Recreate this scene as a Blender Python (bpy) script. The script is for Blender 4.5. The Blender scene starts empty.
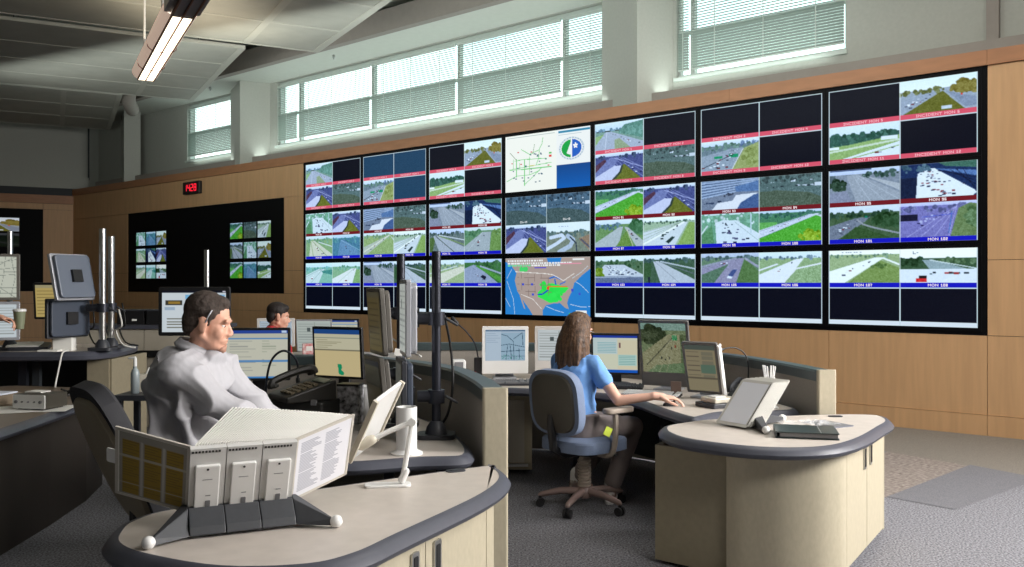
import bpy, bmesh, math, random
import numpy as np
from mathutils import Vector, Matrix, Euler
random.seed(7); np.random.seed(7)
SC = bpy.context.scene
COL = SC.collection
PI = math.pi
R = math.radians
# ------------------------------------------------------------------ colour / materials
def lin(v):
    v /= 255.0
    return v/12.92 if v <= .04045 else ((v+.055)/1.055)**2.4
def c(r, g, b): return (lin(r), lin(g), lin(b), 1.0)
MATS = {}
def mat(name, col, rough=.6, metal=0.0, var=0.0, scale=8.0, bump=0.0, bscale=60.0, stretch=(1, 1, 1), col2=None, spec=.5, emit=None, estr=0.0, coat=0.0, detail=3.0):
    if name in MATS: return MATS[name]
    m = bpy.data.materials.new(name); m.use_nodes = True
    nt = m.node_tree; N = nt.nodes; L = nt.links
    b = N['Principled BSDF']
    b.inputs['Base Color'].default_value = col
    b.inputs['Roughness'].default_value = rough
    b.inputs['Metallic'].default_value = metal
    b.inputs['Specular IOR Level'].default_value = spec
    b.inputs['Coat Weight'].default_value = coat
    if emit is not None:
        b.inputs['Emission Color'].default_value = emit
        b.inputs['Emission Strength'].default_value = estr
    if var > 0 or bump > 0 or col2 is not None:
        tc = N.new('ShaderNodeTexCoord'); mp = N.new('ShaderNodeMapping')
        mp.inputs['Scale'].default_value = stretch
        L.new(tc.outputs['Object'], mp.inputs['Vector'])
    if var > 0 or col2 is not None:
        n = N.new('ShaderNodeTexNoise'); n.inputs['Scale'].default_value = scale; n.inputs['Detail'].default_value = detail
        L.new(mp.outputs['Vector'], n.inputs['Vector'])
        r = N.new('ShaderNodeValToRGB')
        if col2 is None:
            a = tuple(max(0, v*(1-var)) for v in col[:3])+(1,); d = tuple(min(1, v*(1+var)) for v in col[:3])+(1,)
        else: a, d = col, col2
        r.color_ramp.elements[0].position = .32; r.color_ramp.elements[0].color = a
        r.color_ramp.elements[1].position = .68; r.color_ramp.elements[1].color = d
        L.new(n.outputs['Fac'], r.inputs['Fac']); L.new(r.outputs['Color'], b.inputs['Base Color'])
    if bump > 0:
        n2 = N.new('ShaderNodeTexNoise'); n2.inputs['Scale'].default_value = bscale; n2.inputs['Detail'].default_value = 3
        L.new(mp.outputs['Vector'], n2.inputs['Vector'])
        bp = N.new('ShaderNodeBump'); bp.inputs['Strength'].default_value = bump; bp.inputs['Distance'].default_value = .01
        L.new(n2.outputs['Fac'], bp.inputs['Height']); L.new(bp.outputs['Normal'], b.inputs['Normal'])
    MATS[name] = m
    return m
# ------------------------------------------------------------------ mesh builder
class MB:
    def __init__(s): s.v = []; s.f = []; s.M = Matrix.Identity(4)
    def add(s, vs, fs, M=None):
        o = len(s.v); T = s.M if M is None else s.M @ M
        s.v += [tuple(T @ Vector(p)) for p in vs]
        s.f += [tuple(o+i for i in f) for f in fs]
        return s
    def box(s, cx, cy, cz, sx, sy, sz, rz=0, M=None):
        x, y, z = sx/2, sy/2, sz/2
        vs = [(-x,-y,-z),(x,-y,-z),(x,y,-z),(-x,y,-z),(-x,-y,z),(x,-y,z),(x,y,z),(-x,y,z)]
        T = Matrix.Translation((cx,cy,cz)) @ Matrix.Rotation(rz,4,'Z')
        if M is not None: T = M @ T
        return s.add(vs, [(0,3,2,1),(4,5,6,7),(0,1,5,4),(1,2,6,5),(2,3,7,6),(3,0,4,7)], T)
    def bb(s, x0, x1, y0, y1, z0, z1): return s.box((x0+x1)/2,(y0+y1)/2,(z0+z1)/2,x1-x0,y1-y0,z1-z0)
    def rbox(s, cx, cy, cz, sx, sy, sz, r=.01, seg=4, M=None, axis='Z'):
        """box with rounded corners in the plane across the axis"""
        a, b, h = {'Z': (sx, sy, sz), 'Y': (sx, sz, sy), 'X': (sy, sz, sx)}[axis]
        r = min(r, a/2*.999, b/2*.999); pts = []
        for qx, qy, a0 in ((1,1,0),(-1,1,90),(-1,-1,180),(1,-1,270)):
            for k in range(seg+1):
                t = R(a0+90*k/seg); pts.append((qx*(a/2-r)+r*math.cos(t), qy*(b/2-r)+r*math.sin(t)))
        T = {'Z': Matrix.Identity(4), 'Y': Matrix.Rotation(R(90),4,'X'), 'X': Matrix(((0,0,1,0),(1,0,0,0),(0,1,0,0),(0,0,0,1)))}[axis]
        T = Matrix.Translation((cx,cy,cz)) @ T
        if M is not None: T = M @ T
        n = len(pts)
        vs = [(p[0],p[1],-h/2) for p in pts]+[(p[0],p[1],h/2) for p in pts]
        fs = [tuple(reversed(range(n))), tuple(range(n,2*n))]+[(i,(i+1)%n,n+(i+1)%n,n+i) for i in range(n)]
        return s.add(vs, fs, T)
    def prism(s, pts, z0, z1, M=None):
        n = len(pts)
        if sum(pts[i][0]*pts[(i+1)%n][1]-pts[(i+1)%n][0]*pts[i][1] for i in range(n)) < 0: pts = pts[::-1]
        vs = [(p[0],p[1],z0) for p in pts]+[(p[0],p[1],z1) for p in pts]
        return s.add(vs, [tuple(reversed(range(n))), tuple(range(n,2*n))]+[(i,(i+1)%n,n+(i+1)%n,n+i) for i in range(n)], M)
    def lathe(s, prof, seg=24, M=None):
        vs = []; fs = []; n = len(prof)
        for i in range(seg):
            a = 2*PI*i/seg
            for r, z in prof: vs.append((r*math.cos(a), r*math.sin(a), z))
        for i in range(seg):
            j = (i+1)%seg
            for k in range(n-1): fs.append((i*n+k, j*n+k, j*n+k+1, i*n+k+1))
        if prof[0][0] > 1e-6: fs.append(tuple(i*n for i in reversed(range(seg))))
        if prof[-1][0] > 1e-6: fs.append(tuple(i*n+n-1 for i in range(seg)))
        return s.add(vs, fs, M)
    def cyl(s, p, q, r, r2=None, seg=16):
        p, q = Vector(p), Vector(q); d = q-p; r2 = r if r2 is None else r2
        M = Matrix.Translation(p) @ d.to_track_quat('Z','Y').to_matrix().to_4x4()
        return s.lathe([(r,0),(r2,d.length)], seg, M)
    def cap(s, p, q, r0, r1, seg=12, rings=4):
        p, q = Vector(p), Vector(q); d = q-p; L = max(d.length, 1e-4)
        M = Matrix.Translation(p) @ d.to_track_quat('Z','Y').to_matrix().to_4x4()
        prof = [(r0*math.sin(PI/2*k/rings), -r0*math.cos(PI/2*k/rings)) for k in range(rings+1)]
        prof += [(r1*math.cos(PI/2*k/rings), L+r1*math.sin(PI/2*k/rings)) for k in range(rings+1)]
        prof[0] = (1e-5, prof[0][1]); prof[-1] = (1e-5, prof[-1][1])
        return s.lathe(prof, seg, M)
    def ell(s, cen, rad, rot=None, seg=16, rings=10):
        M = Matrix.Translation(cen)
        if rot is not None: M = M @ (rot.to_4x4() if isinstance(rot, Matrix) else Euler(rot).to_matrix().to_4x4())
        M = M @ Matrix.Diagonal((*rad,1))
        prof = [(max(1e-5, math.sin(PI*k/rings)), -math.cos(PI*k/rings)) for k in range(rings+1)]
        return s.lathe(prof, seg, M)
    def tube(s, pts, r, seg=8, close=False):
        pts = [Vector(p) for p in pts]; n = len(pts); vs = []; fs = []
        up = Vector((0,0,1)); prev = None
        for i, p in enumerate(pts):
            t = (pts[(i+1)%n]-pts[i-1]) if close else (pts[min(i+1,n-1)]-pts[max(i-1,0)])
            t.normalize()
            a = prev if prev is not None else (up if abs(t.z) < .9 else Vector((1,0,0)))
            x = (a - t*a.dot(t)); x = x.normalized() if x.length > 1e-6 else t.orthogonal().normalized()
            y = t.cross(x); prev = x
            rr = r[i] if isinstance(r, (list, tuple)) else r
            for k in range(seg):
                an = 2*PI*k/seg; vs.append(tuple(p + x*math.cos(an)*rr + y*math.sin(an)*rr))
        m = n if close else n-1
        for i in range(m):
            j = (i+1)%n
            for k in range(seg): fs.append((i*seg+k, i*seg+(k+1)%seg, j*seg+(k+1)%seg, j*seg+k))
        if not close: fs += [tuple(reversed(range(seg))), tuple((n-1)*seg+k for k in range(seg))]
        return s.add(vs, fs)
    def sweep(s, path, prof, close=False):
        """prof: list of (outward offset, z); path: list of (x,y) ; outward = right of the travel direction"""
        n = len(path); m = len(prof); vs = []; fs = []
        P = [Vector(p[:2]) for p in path]
        for i in range(n):
            t = (P[(i+1)%n]-P[i-1]) if close else (P[min(i+1,n-1)]-P[max(i-1,0)])
            t.normalize(); nn = Vector((t.y,-t.x))
            for o, z in prof: q = P[i]+nn*o; vs.append((q.x,q.y,z))
        for i in range(n if close else n-1):
            j = (i+1)%n
            for k in range(m): fs.append((i*m+k, j*m+k, j*m+(k+1)%m, i*m+(k+1)%m))
        if not close: fs += [tuple(range(m)), tuple(reversed([(n-1)*m+k for k in range(m)]))]
        return s.add(vs, fs)
    def build(s, name, m, parent=None, smooth=False, bevel=0.0, seg=2, loc=None, rot=None):
        me = bpy.data.meshes.new(name); me.from_pydata(s.v, [], s.f); me.update()
        bm = bmesh.new(); bm.from_mesh(me); bmesh.ops.recalc_face_normals(bm, faces=bm.faces); bm.to_mesh(me); bm.free()
        o = bpy.data.objects.new(name, me); COL.objects.link(o)
        for mm in (m if isinstance(m, (list, tuple)) else [m]): me.materials.append(mm)
        if smooth:
            for p in me.polygons: p.use_smooth = True
            if smooth == 'auto':
                md = o.modifiers.new('es','EDGE_SPLIT'); md.split_angle = R(38)
        if bevel:
            md = o.modifiers.new('bv','BEVEL'); md.width = bevel; md.segments = seg; md.limit_method = 'ANGLE'; md.angle_limit = R(40)
        if parent is not None: o.parent = parent
        if loc is not None: o.location = loc
        if rot is not None: o.rotation_euler = rot
        return o
def tag(o, label=None, cat=None, group=None, kind=None):
    if label: o['label'] = label
    if cat: o['category'] = cat
    if group: o['group'] = group
    if kind: o['kind'] = kind
    return o
def thing(name, label, cat, loc=(0,0,0), rz=0, group=None):
    o = bpy.data.objects.new(name, None); COL.objects.link(o); o.empty_display_size = .1
    o.location = loc; o.rotation_euler = (0,0,rz)
    return tag(o, label, cat, group)
def struct(o): o['kind'] = 'structure'; return o
def copy_tree(o, parent=None):
    n = o.copy(); COL.objects.link(n)
    if parent is not None: n.parent = parent
    for ch in list(o.children): copy_tree(ch, n)
    return n
def catmull(pts, k=6, close=False):
    P = [Vector(p) for p in pts]; n = len(P); out = []
    for i in range(n if close else n-1):
        if close: a, b, d, e = P[i-1], P[i], P[(i+1)%n], P[(i+2)%n]
        else: a, b, d, e = P[max(i-1,0)], P[i], P[i+1], P[min(i+2,n-1)]
        for j in range(k):
            t = j/k
            out.append(tuple(.5*((2*b)+(d-a)*t+(2*a-5*b+4*d-e)*t*t+(3*b-a-3*d+e)*t**3)))
    if not close: out.append(tuple(P[-1]))
    return out
# ------------------------------------------------------------------ the plan of the room
H = 1.55
RW, NW = (.769,-.6393), (.6393,.769)       # along / into the video wall
RZW = math.atan2(-.6393,.769)
RZG = R(27.6)                                # turn of the building grid
DW = 9.93
def wp(x, d, z=0): return (x*RW[0]+d*NW[0], x*RW[1]+d*NW[1], z)
def wallobj(mb, name, m, **k):
    o = mb.build(name, m, **k); o.rotation_euler = (0,0,RZW); return o
# materials shared
M_wood = mat('maple_panel', c(206,164,120), .45, var=.06, scale=2.2, stretch=(9,9,.7), bump=.01, bscale=40)
M_wood2 = mat('maple_trim', c(172,122,86), .45, var=.08, scale=2.0, stretch=(2,2,9))
M_dark = mat('joint_backing', c(30,24,20), .9)  # dark backing behind the open panel joints
M_paint = mat('painted_wall', c(178,180,172), .8, var=.03, scale=30, bump=.02, bscale=200)
M_white = mat('ceiling_paint', c(205,208,200), .85, var=.02, scale=10)
M_beam = mat('beam_paint', c(150,143,136), .8, var=.03, scale=12)
M_black = mat('black_surround', c(8,9,12), .6, spec=.12)
M_frame = mat('window_frame_paint', c(196,205,198), .5, var=.02)
M_lam = mat('grey_laminate', c(196,187,178), .38, var=.05, scale=14, col2=None, bump=.01)
M_edge = mat('rubber_edge', c(72,74,84), .42, var=.05, scale=30)
M_fab = mat('panel_fabric', c(150,144,136), .9, var=.08, scale=160, bump=.1, bscale=400)
M_cap = mat('partition_cap', c(62,74,76), .35, var=.05)
M_cab = mat('cabinet_veneer', c(174,165,143), .5, var=.05, scale=26, stretch=(2,2,1), bump=.02)
M_cabd = mat('cabinet_laminate', c(138,129,108), .6, var=.05, scale=30)
M_kick = mat('toe_kick', c(42,46,50), .6)
M_steel = mat('brushed_steel', c(190,190,188), .3, 1.0)
M_dkmet = mat('dark_metal', c(58,60,68), .35, .7)
M_blackp = mat('black_plastic', c(22,22,24), .45)
M_dkp = mat('charcoal_plastic', c(52,54,60), .45, var=.05, scale=40)
M_grey = mat('grey_plastic', c(120,120,122), .45)
M_silv = mat('silver_plastic', c(172,174,180), .35, .3)
M_whitep = mat('white_plastic', c(228,228,226), .35, var=.01)
M_beige = mat('beige_plastic', c(205,198,182), .45)
M_paper = mat('paper', c(235,234,228), .8, var=.02, scale=20)
M_cable = mat('black_cable', c(18,18,18), .5)
M_wcable = mat('white_cable', c(220,218,212), .5)
# ------------------------------------------------------------------ the setting
fl = MB(); fl.add([(-30,-6,0),(14,-6,0),(14,32,0),(-30,32,0)], [(0,1,2,3)])
fl.add([(1.6,5.4,.002),(2.72,6.35,.002),(3.91,7.47,.002),(3.46,8.05,.002),(1.6,6.6,.002)], [(0,1,2,3,4)])
fl.add([(2.72,6.35,.003),(3.03,5.99,.003),(4.2,6.95,.003),(3.91,7.47,.003)], [(0,1,2,3)])
fl.add([(3.46,8.05,.0025),(4.2,6.95,.0025),(8.2,8.9,.0025),(-2,13.2,.0025),(-6,15,.0025)], [(0,1,2,3,4)])
M_c1 = mat('carpet_grey', c(58,58,62), .95, col2=c(150,150,157), scale=85, bump=.25, bscale=200, detail=2)
M_c2 = mat('carpet_wave', c(88,78,70), .95, col2=c(156,146,140), scale=22, stretch=(1.2,3.5,1), bump=.2, bscale=300, detail=2)
M_c3 = mat('carpet_slate', c(84,84,88), .95, col2=c(120,120,126), scale=190, bump=.2, bscale=300)
M_c4 = mat('carpet_taupe', c(100,94,86), .95, col2=c(134,128,119), scale=190, bump=.2, bscale=300)
fo = fl.build('floor', [M_c1, M_c2, M_c3, M_c4]); struct(fo)
for i, p in enumerate(fo.data.polygons): p.material_index = i
# wood wall with open joints, cut round the two black screen recesses
def panels(mb, xs, zs, holes, d, t=.03, g=.005):
    for i in range(len(xs)-1):
        for j in range(len(zs)-1):
            xm, zm = (xs[i]+xs[i+1])/2, (zs[j]+zs[j+1])/2
            if any(a < xm < b and e < zm < f for a,b,e,f in holes): continue
            mb.bb(xs[i]+g/2, xs[i+1]-g/2, d, d+t, zs[j]+g/2, zs[j+1]-g/2)
XL, XR = -22.71, 9.0
V0, V1, VZ0, VZ1 = -13.25, -1.97, 1.02, 3.79
S0, S1, SZ0, SZ1 = -19.86, -13.84, 1.36, 3.17
xs = [XL,-21.3,S0,-18.4,-16.9,-15.4,S1,V0]+[V0+(V1-V0)*k/7 for k in range(1,7)]+[V1,-.35,1.25,2.85,4.45,6.05,7.65,XR]
mb = MB()
holes = [(V0,V1,VZ0,VZ1),(S0,S1,SZ0,SZ1)]
panels(mb, xs, [.0,.209], [], DW-.012, .042, .004)
panels(mb, xs, [.209,VZ0], [], DW)
panels(mb, [x for x in xs if x <= V0], [VZ0,SZ0,1.79,SZ1,3.765], holes, DW)
panels(mb, [x for x in xs if x >= V1], [VZ0,1.79,3.765], holes, DW)
wl = wallobj(mb, 'wall_front', M_wood); struct(wl)
mb = MB(); mb.bb(XL,XR,DW+.031,DW+.06,0,3.9); struct(wallobj(mb, 'wall_front_backing', M_dark))
mb = MB(); panels(mb, [XL]+[V0+(V1-V0)*k/4 for k in range(5)]+[1.2,4.4,XR], [3.768,3.925], [(V0,V1,3.0,VZ1-.05)], DW-.02, .06, .003)
struct(wallobj(mb, 'trim_1', M_wood2))
mb = MB(); mb.bb(XL,XR,DW+.03,10.62,3.85,3.925); struct(wallobj(mb, 'trim_2', M_paint))      # the ledge
mb = MB(); mb.bb(XL+.6,XR,10.22,10.54,3.925,4.1); struct(wallobj(mb, 'trim_3', M_beam))           # curb under the windows
WD = 10.55
WIN = [(-18.35,-15.95),(-14.93,-6.75),(-5.87,-3.6)]
WZ0, WZ1 = 4.32, 5.60
mb = MB(); cur = XL
for a, b in WIN: mb.bb(cur,a,WD,WD+.2,3.9,6.3); mb.bb(a,b,WD,WD+.2,3.9,WZ0); mb.bb(a,b,WD,WD+.2,WZ1,6.3); cur = b
mb.bb(cur,XR,WD,WD+.2,3.9,6.3); struct(wallobj(mb, 'wall_clerestory', M_paint))
# beam and soffit along the windows
mb = MB(); mb.bb(XL,XR,9.38,9.52,5.55,5.9); struct(wallobj(mb, 'trim_4', M_beam))
mb = MB(); mb.bb(XL,XR,9.52,WD,5.62,5.7); struct(wallobj(mb, 'ceiling_soffit', M_white))
mb = MB(); mb.prism([wp(-31,10.75)[:2], wp(9.5,10.75)[:2], wp(9.5,-12)[:2], wp(-31,-12)[:2]], 6.2, 6.3); struct(mb.build('ceiling', M_white))
# columns stand square to the building grid
for i, (px, L, m) in enumerate(((124,.36,1.0),(240,.72,1.05),(637,.6,.84))):
    a = (px-512)/875; Y = 10.0/(NW[1]+NW[0]*a)
    mb = MB(); mb.bb(0,L,0,m,3.925,6.15)
    o = mb.build('column', M_paint, loc=(a*Y,Y,0), rot=(0,0,RZG)); struct(o)
a = (994-512)/875; Y = 10.5/(NW[1]+NW[0]*a)
xr0 = a*Y*RW[0]+Y*RW[1]
mb = MB(); mb.bb(xr0-.07,xr0+.05,10.47,WD,4.15,6.2); struct(wallobj(mb, 'trim_11', M_beam))
# back wall, square to the building grid
CX0, CY0 = -11.10, 22.15
def gridobj(mb, name, m): return mb.build(name, m, loc=(CX0,CY0,0), rot=(0,0,RZG))
mb = MB()
panels(mb, [-12,-9,-7.5,-6,-4.6,-.68,-.0], [0,.209,1.05,1.36,3.4,3.55], [(-4.6,-.68,1.36,3.4)], 0)
struct(gridobj(mb, 'wall_left', M_wood))
mb = MB(); mb.bb(-12,.02,.031,.06,0,3.75); struct(gridobj(mb, 'wall_left_backing', M_dark))
mb = MB(); mb.bb(-12,0,-.02,.05,3.555,3.76); struct(gridobj(mb, 'trim_5', M_wood2))
mb = MB(); mb.bb(-12,.7,.2,.4,3.9,6.3); mb.bb(-12,.35,.06,.2,3.95,4.25); struct(gridobj(mb, 'wall_left_upper', M_paint))
mb = MB(); mb.bb(.33,.37,.17,.2,4.2,6.2); struct(gridobj(mb, 'trim_6', M_kick))
mb = MB(); mb.bb(-12,.3,.03,.2,3.76,3.95); struct(gridobj(mb, 'trim_7', M_kick))
mb = MB(); mb.bb(-4.6,-.68,.012,.03,1.36,3.4); struct(gridobj(mb, 'trim_8', M_black))
# the sides the photograph does not show close the room
mb = MB(); mb.bb(-.2,0,-32,1,0,6.3); o = mb.build('wall_side', M_paint, loc=(CX0-.886*12,CY0-.463*12,0), rot=(0,0,RZG)); struct(o)
mb = MB(); mb.bb(-30,14,-4.2,-4,0,6.3); struct(mb.build('wall_rear', M_paint))
mb = MB(); mb.bb(8.2,8.4,-5,12,0,6.3); struct(mb.build('wall_right', M_paint))
# black recesses of the two video walls
mb = MB(); mb.bb(V0,V1,DW+.005,DW+.03,VZ0,VZ1); struct(wallobj(mb, 'trim_9', M_black))
mb = MB(); mb.bb(S0,S1,DW+.005,DW+.03,SZ0,SZ1); struct(wallobj(mb, 'trim_10', M_black))
# ---------------- windows and blinds
M_pane = bpy.data.materials.new('clear_glass'); M_pane.use_nodes = True
nt = M_pane.node_tree; nt.nodes.clear()
_o = nt.nodes.new('ShaderNodeOutputMaterial'); _m = nt.nodes.new('ShaderNodeMixShader'); _t = nt.nodes.new('ShaderNodeBsdfTransparent'); _g = nt.nodes.new('ShaderNodeBsdfGlossy')
_t.inputs['Color'].default_value = (.93,.98,.96,1); _g.inputs['Roughness'].default_value = .03; _m.inputs['Fac'].default_value = .06
nt.links.new(_t.outputs[0], _m.inputs[1]); nt.links.new(_g.outputs[0], _m.inputs[2]); nt.links.new(_m.outputs[0], _o.inputs['Surface'])
M_slat = bpy.data.materials.new('blind_slat'); M_slat.use_nodes = True
nt = M_slat.node_tree; b = nt.nodes['Principled BSDF']
b.inputs['Base Color'].default_value = c(158,172,164); b.inputs['Roughness'].default_value = .45
MUL = [[-18.27],[-14.26,-12.11,-9.97,-7.80],[-5.66]]
def window(i, a, b, muls):
    f = MB(); t = .05
    f.bb(a,b,WD+.06,WD+.14,WZ0,WZ0+t); f.bb(a,b,WD+.06,WD+.14,WZ1-t,WZ1)
    ed = [a]+[m for m in muls if m-a > .15]+[b]
    for x in ed: f.bb(x-.03 if x not in (a,) else x, x+.03 if x != b else x, WD+.06,WD+.14,WZ0+t,WZ1-t)
    zt = WZ0+.62
    for p, q in zip(ed[:-1], ed[1:]): f.bb(p+.03,q-.03,WD+.08,WD+.12,zt-.025,zt+.025)
    w = wallobj(f, 'window_%d' % i, M_frame); struct(w)
    for p, q in zip(ed[:-1], ed[1:]):
        g = MB(); g.bb(p+.01,q-.01,WD+.098,WD+.104,WZ0+.01,WZ1-.01); g.build('pane', M_pane, w)
    s = MB(); s.bb(a-.02,b+.02,WD-.05,WD+.06,WZ0-.04,WZ0+.004); s.build('window_sill', M_frame, w)
    return ed
BL = []
for i, ((a, b), mu) in enumerate(zip(WIN, MUL)):
    ed = window(i+1, a, b, mu)
    BL += list(zip(ed[:-1], ed[1:]))
blab = ['venetian blind in the far window by the room corner','narrow venetian blind at the far end of the long window','second venetian blind from the far end of the long window',
 'middle venetian blind of the long window, above the traffic screens','fourth venetian blind of the long window, above the map display','venetian blind of the long window beside the grey column','narrow venetian blind strip on the near side of the grey column','wide venetian blind in the window nearest the camera']
if len(BL) != len(blab): print('BLINDS', len(BL), BL)
for k, (a, b) in enumerate(BL):
    w = b-a-.05; xm = (a+b)/2
    root = thing('venetian_blind', blab[min(k,len(blab)-1)], 'blind', wp(xm, WD+.005, WZ0+.01), RZW, 'clerestory blinds')
    hr = MB(); hr.bb(-w/2,w/2,-.02,.02,1.15,1.185); hr.build('headrail', M_frame, root)
    br = MB(); br.bb(-w/2,w/2,-.014,.014,.085,.1); br.build('bottom_rail', M_frame, root)
    for nm, z0, z1, tilt in (('lower_slats', .115, .60, 36), ('upper_slats', .62, 1.14, 1)):
        s = MB(); z = z0
        while z < z1:
            s.box(0,0,0,w,.040,.0012, M=Matrix.Translation((0,0,z)) @ Matrix.Rotation(R(-tilt),4,'X')); z += .036
        s.build(nm, M_slat, root)
    n = max(1, round(w/.7))
    for j in range(n):
        x = -w/2 + w*(j+.5)/n
        cd = MB(); cd.bb(x-.006,x+.006,-.0245,-.0235,.09,1.16); cd.build('ladder_tape', M_frame, root)
# ---------------- hung ceiling panels
M_perf = mat('perforated_metal', c(176,176,166), .6, .0, var=.06, scale=3)
nt = M_perf.node_tree; N = nt.nodes; L = nt.links; bs = N['Principled BSDF']
src = bs.inputs['Base Color'].links[0].from_socket
tc = N.new('ShaderNodeTexCoord'); wv = N.new('ShaderNodeTexWave'); wv.inputs['Scale'].default_value = 16; wv.bands_direction = 'DIAGONAL'
mx = N.new('ShaderNodeMix'); mx.data_type = 'RGBA'; mx.blend_type = 'MULTIPLY'; mx.inputs[0].default_value = .3
L.new(tc.outputs['Object'], wv.inputs['Vector']); L.new(src, mx.inputs[6]); L.new(wv.outputs['Color'], mx.inputs[7]); L.new(mx.outputs[2], bs.inputs['Base Color'])
M_rib = mat('panel_rib_metal', c(178,178,168), .6)
def cloud(label, corner, length, toward, width, tilt):
    root = thing('ceiling_panel', label, 'ceiling panel', corner, RZG, 'hung perforated ceiling panels')
    root.rotation_euler = (R(tilt)*toward*0+R(tilt), 0, RZG)
    y0, y1 = (0, length) if toward > 0 else (-length, 0)
    s = MB(); s.bb(-width,0,y0,y1,0,.02); s.build('perforated_sheet', M_perf, root)
    n = max(3, int(length/1.25))
    for k in range(n+1):
        y = y0+(y1-y0)*k/n; q = MB(); q.bb(-width,0,y-.03,y+.03,-.006,.04); q.build('cross_rib', M_rib, root)
    for x in (-.04,-1.05,-4.6):
        if x > -width: q = MB(); q.bb(x-.05,x+.05,y0,y1,-.007,.045); q.build('long_rib', M_rib, root)
    for x in (-.6,-3.0):
        for y in (y0+.4,y1-.4): q = MB(); q.cyl((x,y,.05),(x,y,6.2-corner[2]-.16),.008,seg=6); q.build('hanger_rod', M_dkmet, root)
    return root
cloud('perforated ceiling panel nearest the camera, warmed by the hanging light', (-2.89,13.04,5.0), 7.0, -1, 9.0, 2.5)
cloud('perforated ceiling panel in the middle, over the end of the hanging light', (-3.97,13.0,5.04), 5.5, 1, 9.0, 2.6)
cloud('dark perforated ceiling panel farthest back, by the room corner', (-7.89,17.7,5.36), 4.3, 1, 8.0, -.4)
# round duct elbow at the corner of the back panel
mb = MB(); mb.tube(catmull([(-7.75,17.9,5.75),(-7.85,18.0,5.55),(-8.02,18.3,5.38),(-8.2,18.9,5.3)],6), .14, 14)
tag(mb.build('duct_elbow', M_beam, smooth=True), 'grey round pipe elbow at the corner of the back ceiling panel', 'pipe')
# ---------------- hanging fluorescent light
M_tube = mat('lit_lens', c(255,250,235), .5, emit=c(255,236,205), estr=4.0)
M_wing = mat('lamp_side_reflector', c(228,210,198), .5, emit=c(255,222,200), estr=.4)
M_wing2 = mat('lamp_joiner_metal', c(150,150,165), .35, .4)
lamp = thing('pendant_light', 'long hanging fluorescent light with two glowing lens strips', 'ceiling light', (-4.9,11.7,4.28), R(28.0))
lamp.rotation_euler = (R(2.0),0,R(28.0))
LL = 3.55
for sx in (-1,1):
    q = MB(); q.box(sx*.05,-LL/2,0,.085,LL,.03); q.build('lens_strip', M_tube, lamp, bevel=.006)
    q = MB()
    pr = [(sx*.098,0),(sx*.135,.02),(sx*.165,.07),(sx*.168,.11),(sx*.158,.11),(sx*.153,.075),(sx*.128,.03),(sx*.098,.012)]
    vs = [(x,-LL,z) for x,z in pr]+[(x,0,z) for x,z in pr]; n = len(pr)
    q.add(vs, [tuple(range(n)),tuple(range(2*n-1,n-1,-1))]+[(i,(i+1)%n,n+(i+1)%n,n+i) for i in range(n)]); q.build('side_reflector', M_wing, lamp)
M_bar = mat('lamp_bar', c(120,80,62), .5)
for x in (-.098,0,.098): q = MB(); q.box(x,-LL/2-.6,-.006,.012,LL+1.2,.04); q.build('lens_bar', M_bar, lamp)
q = MB(); q.bb(-.15,.15,-LL,0,.1,.14); q.build('housing', M_wing2, lamp)
q = MB()
for sx in (-1,1): q.box(sx*.05,-LL-.62,.005,.085,1.2,.03)
q.bb(-.165,.165,-LL-1.22,-LL-.02,.03,.14); q.build('joiner', M_wing2, lamp)
for y in (-.75,-1.9): q = MB(); q.tube([(-.165,y,.1),(-.15,y,.03),(-.1,y,-.012),(.0,y,-.02),(.1,y,-.012),(.15,y,.03),(.165,y,.1)],.006,6); q.build('retaining_wire', M_bar, lamp)
for y in (-1.6,-3.4): q = MB(); q.cyl((-.16,y,.1),(-.16,y,.85),.012,seg=6); q.build('suspension_rod', M_whitep, lamp)
# ceiling sensors
for k,(x,d) in enumerate(((-12.4,9.95),(-16.4,9.95))):
    mb = MB(); mb.cyl((0,0,0),(0,0,-.05),.018,.03,12); mb.cyl((0,0,-.05),(0,0,-.08),.008,.018,10)
    tag(mb.build('sprinkler_head', M_steel, loc=wp(x,d,5.62)), ['small sprinkler head under the soffit by the long window','small sprinkler head under the soffit by the far window'][k], 'sprinkler', 'soffit sprinklers')
# ------------------------------------------------------------------ pictures on screens (painted procedurally, one colour per mesh vertex)
FONT = {'0':'757','1':'262','A':'',}
G5 = {'A':'01110 10001 11111 10001 10001','B':'11110 10001 11110 10001 11110','C':'01111 10000 10000 10000 01111','D':'11110 10001 10001 10001 11110','E':'11111 10000 11110 10000 11111',
'F':'11111 10000 11110 10000 10000','G':'01111 10000 10011 10001 01111','I':'111 010 010 010 111','L':'10000 10000 10000 10000 11111','M':'10001 11011 10101 10001 10001','N':'10001 11001 10101 10011 10001',
'O':'01110 10001 10001 10001 01110','R':'11110 10001 11110 10010 10001','S':'01111 10000 01110 00001 11110','T':'11111 00100 00100 00100 00100','V':'10001 10001 01010 01010 00100','U':'10001 10001 10001 10001 01110','P':'11110 10001 11110 10000 10000','W':'10001 10001 10101 11011 10001','H':'10001 10001 11111 10001 10001',
'0':'111 101 101 101 111','1':'010 110 010 010 111','2':'111 001 111 100 111','3':'111 001 011 001 111','4':'101 101 111 001 001','5':'111 100 111 001 111','6':'111 100 111 101 111','7':'111 001 010 010 010','8':'111 101 111 101 111','9':'111 101 111 001 111','-':'000 000 111 000 000',' ':'00 00 00 00 00','v':'000 000 101 101 010','i':'1 0 1 1 1'}
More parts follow.
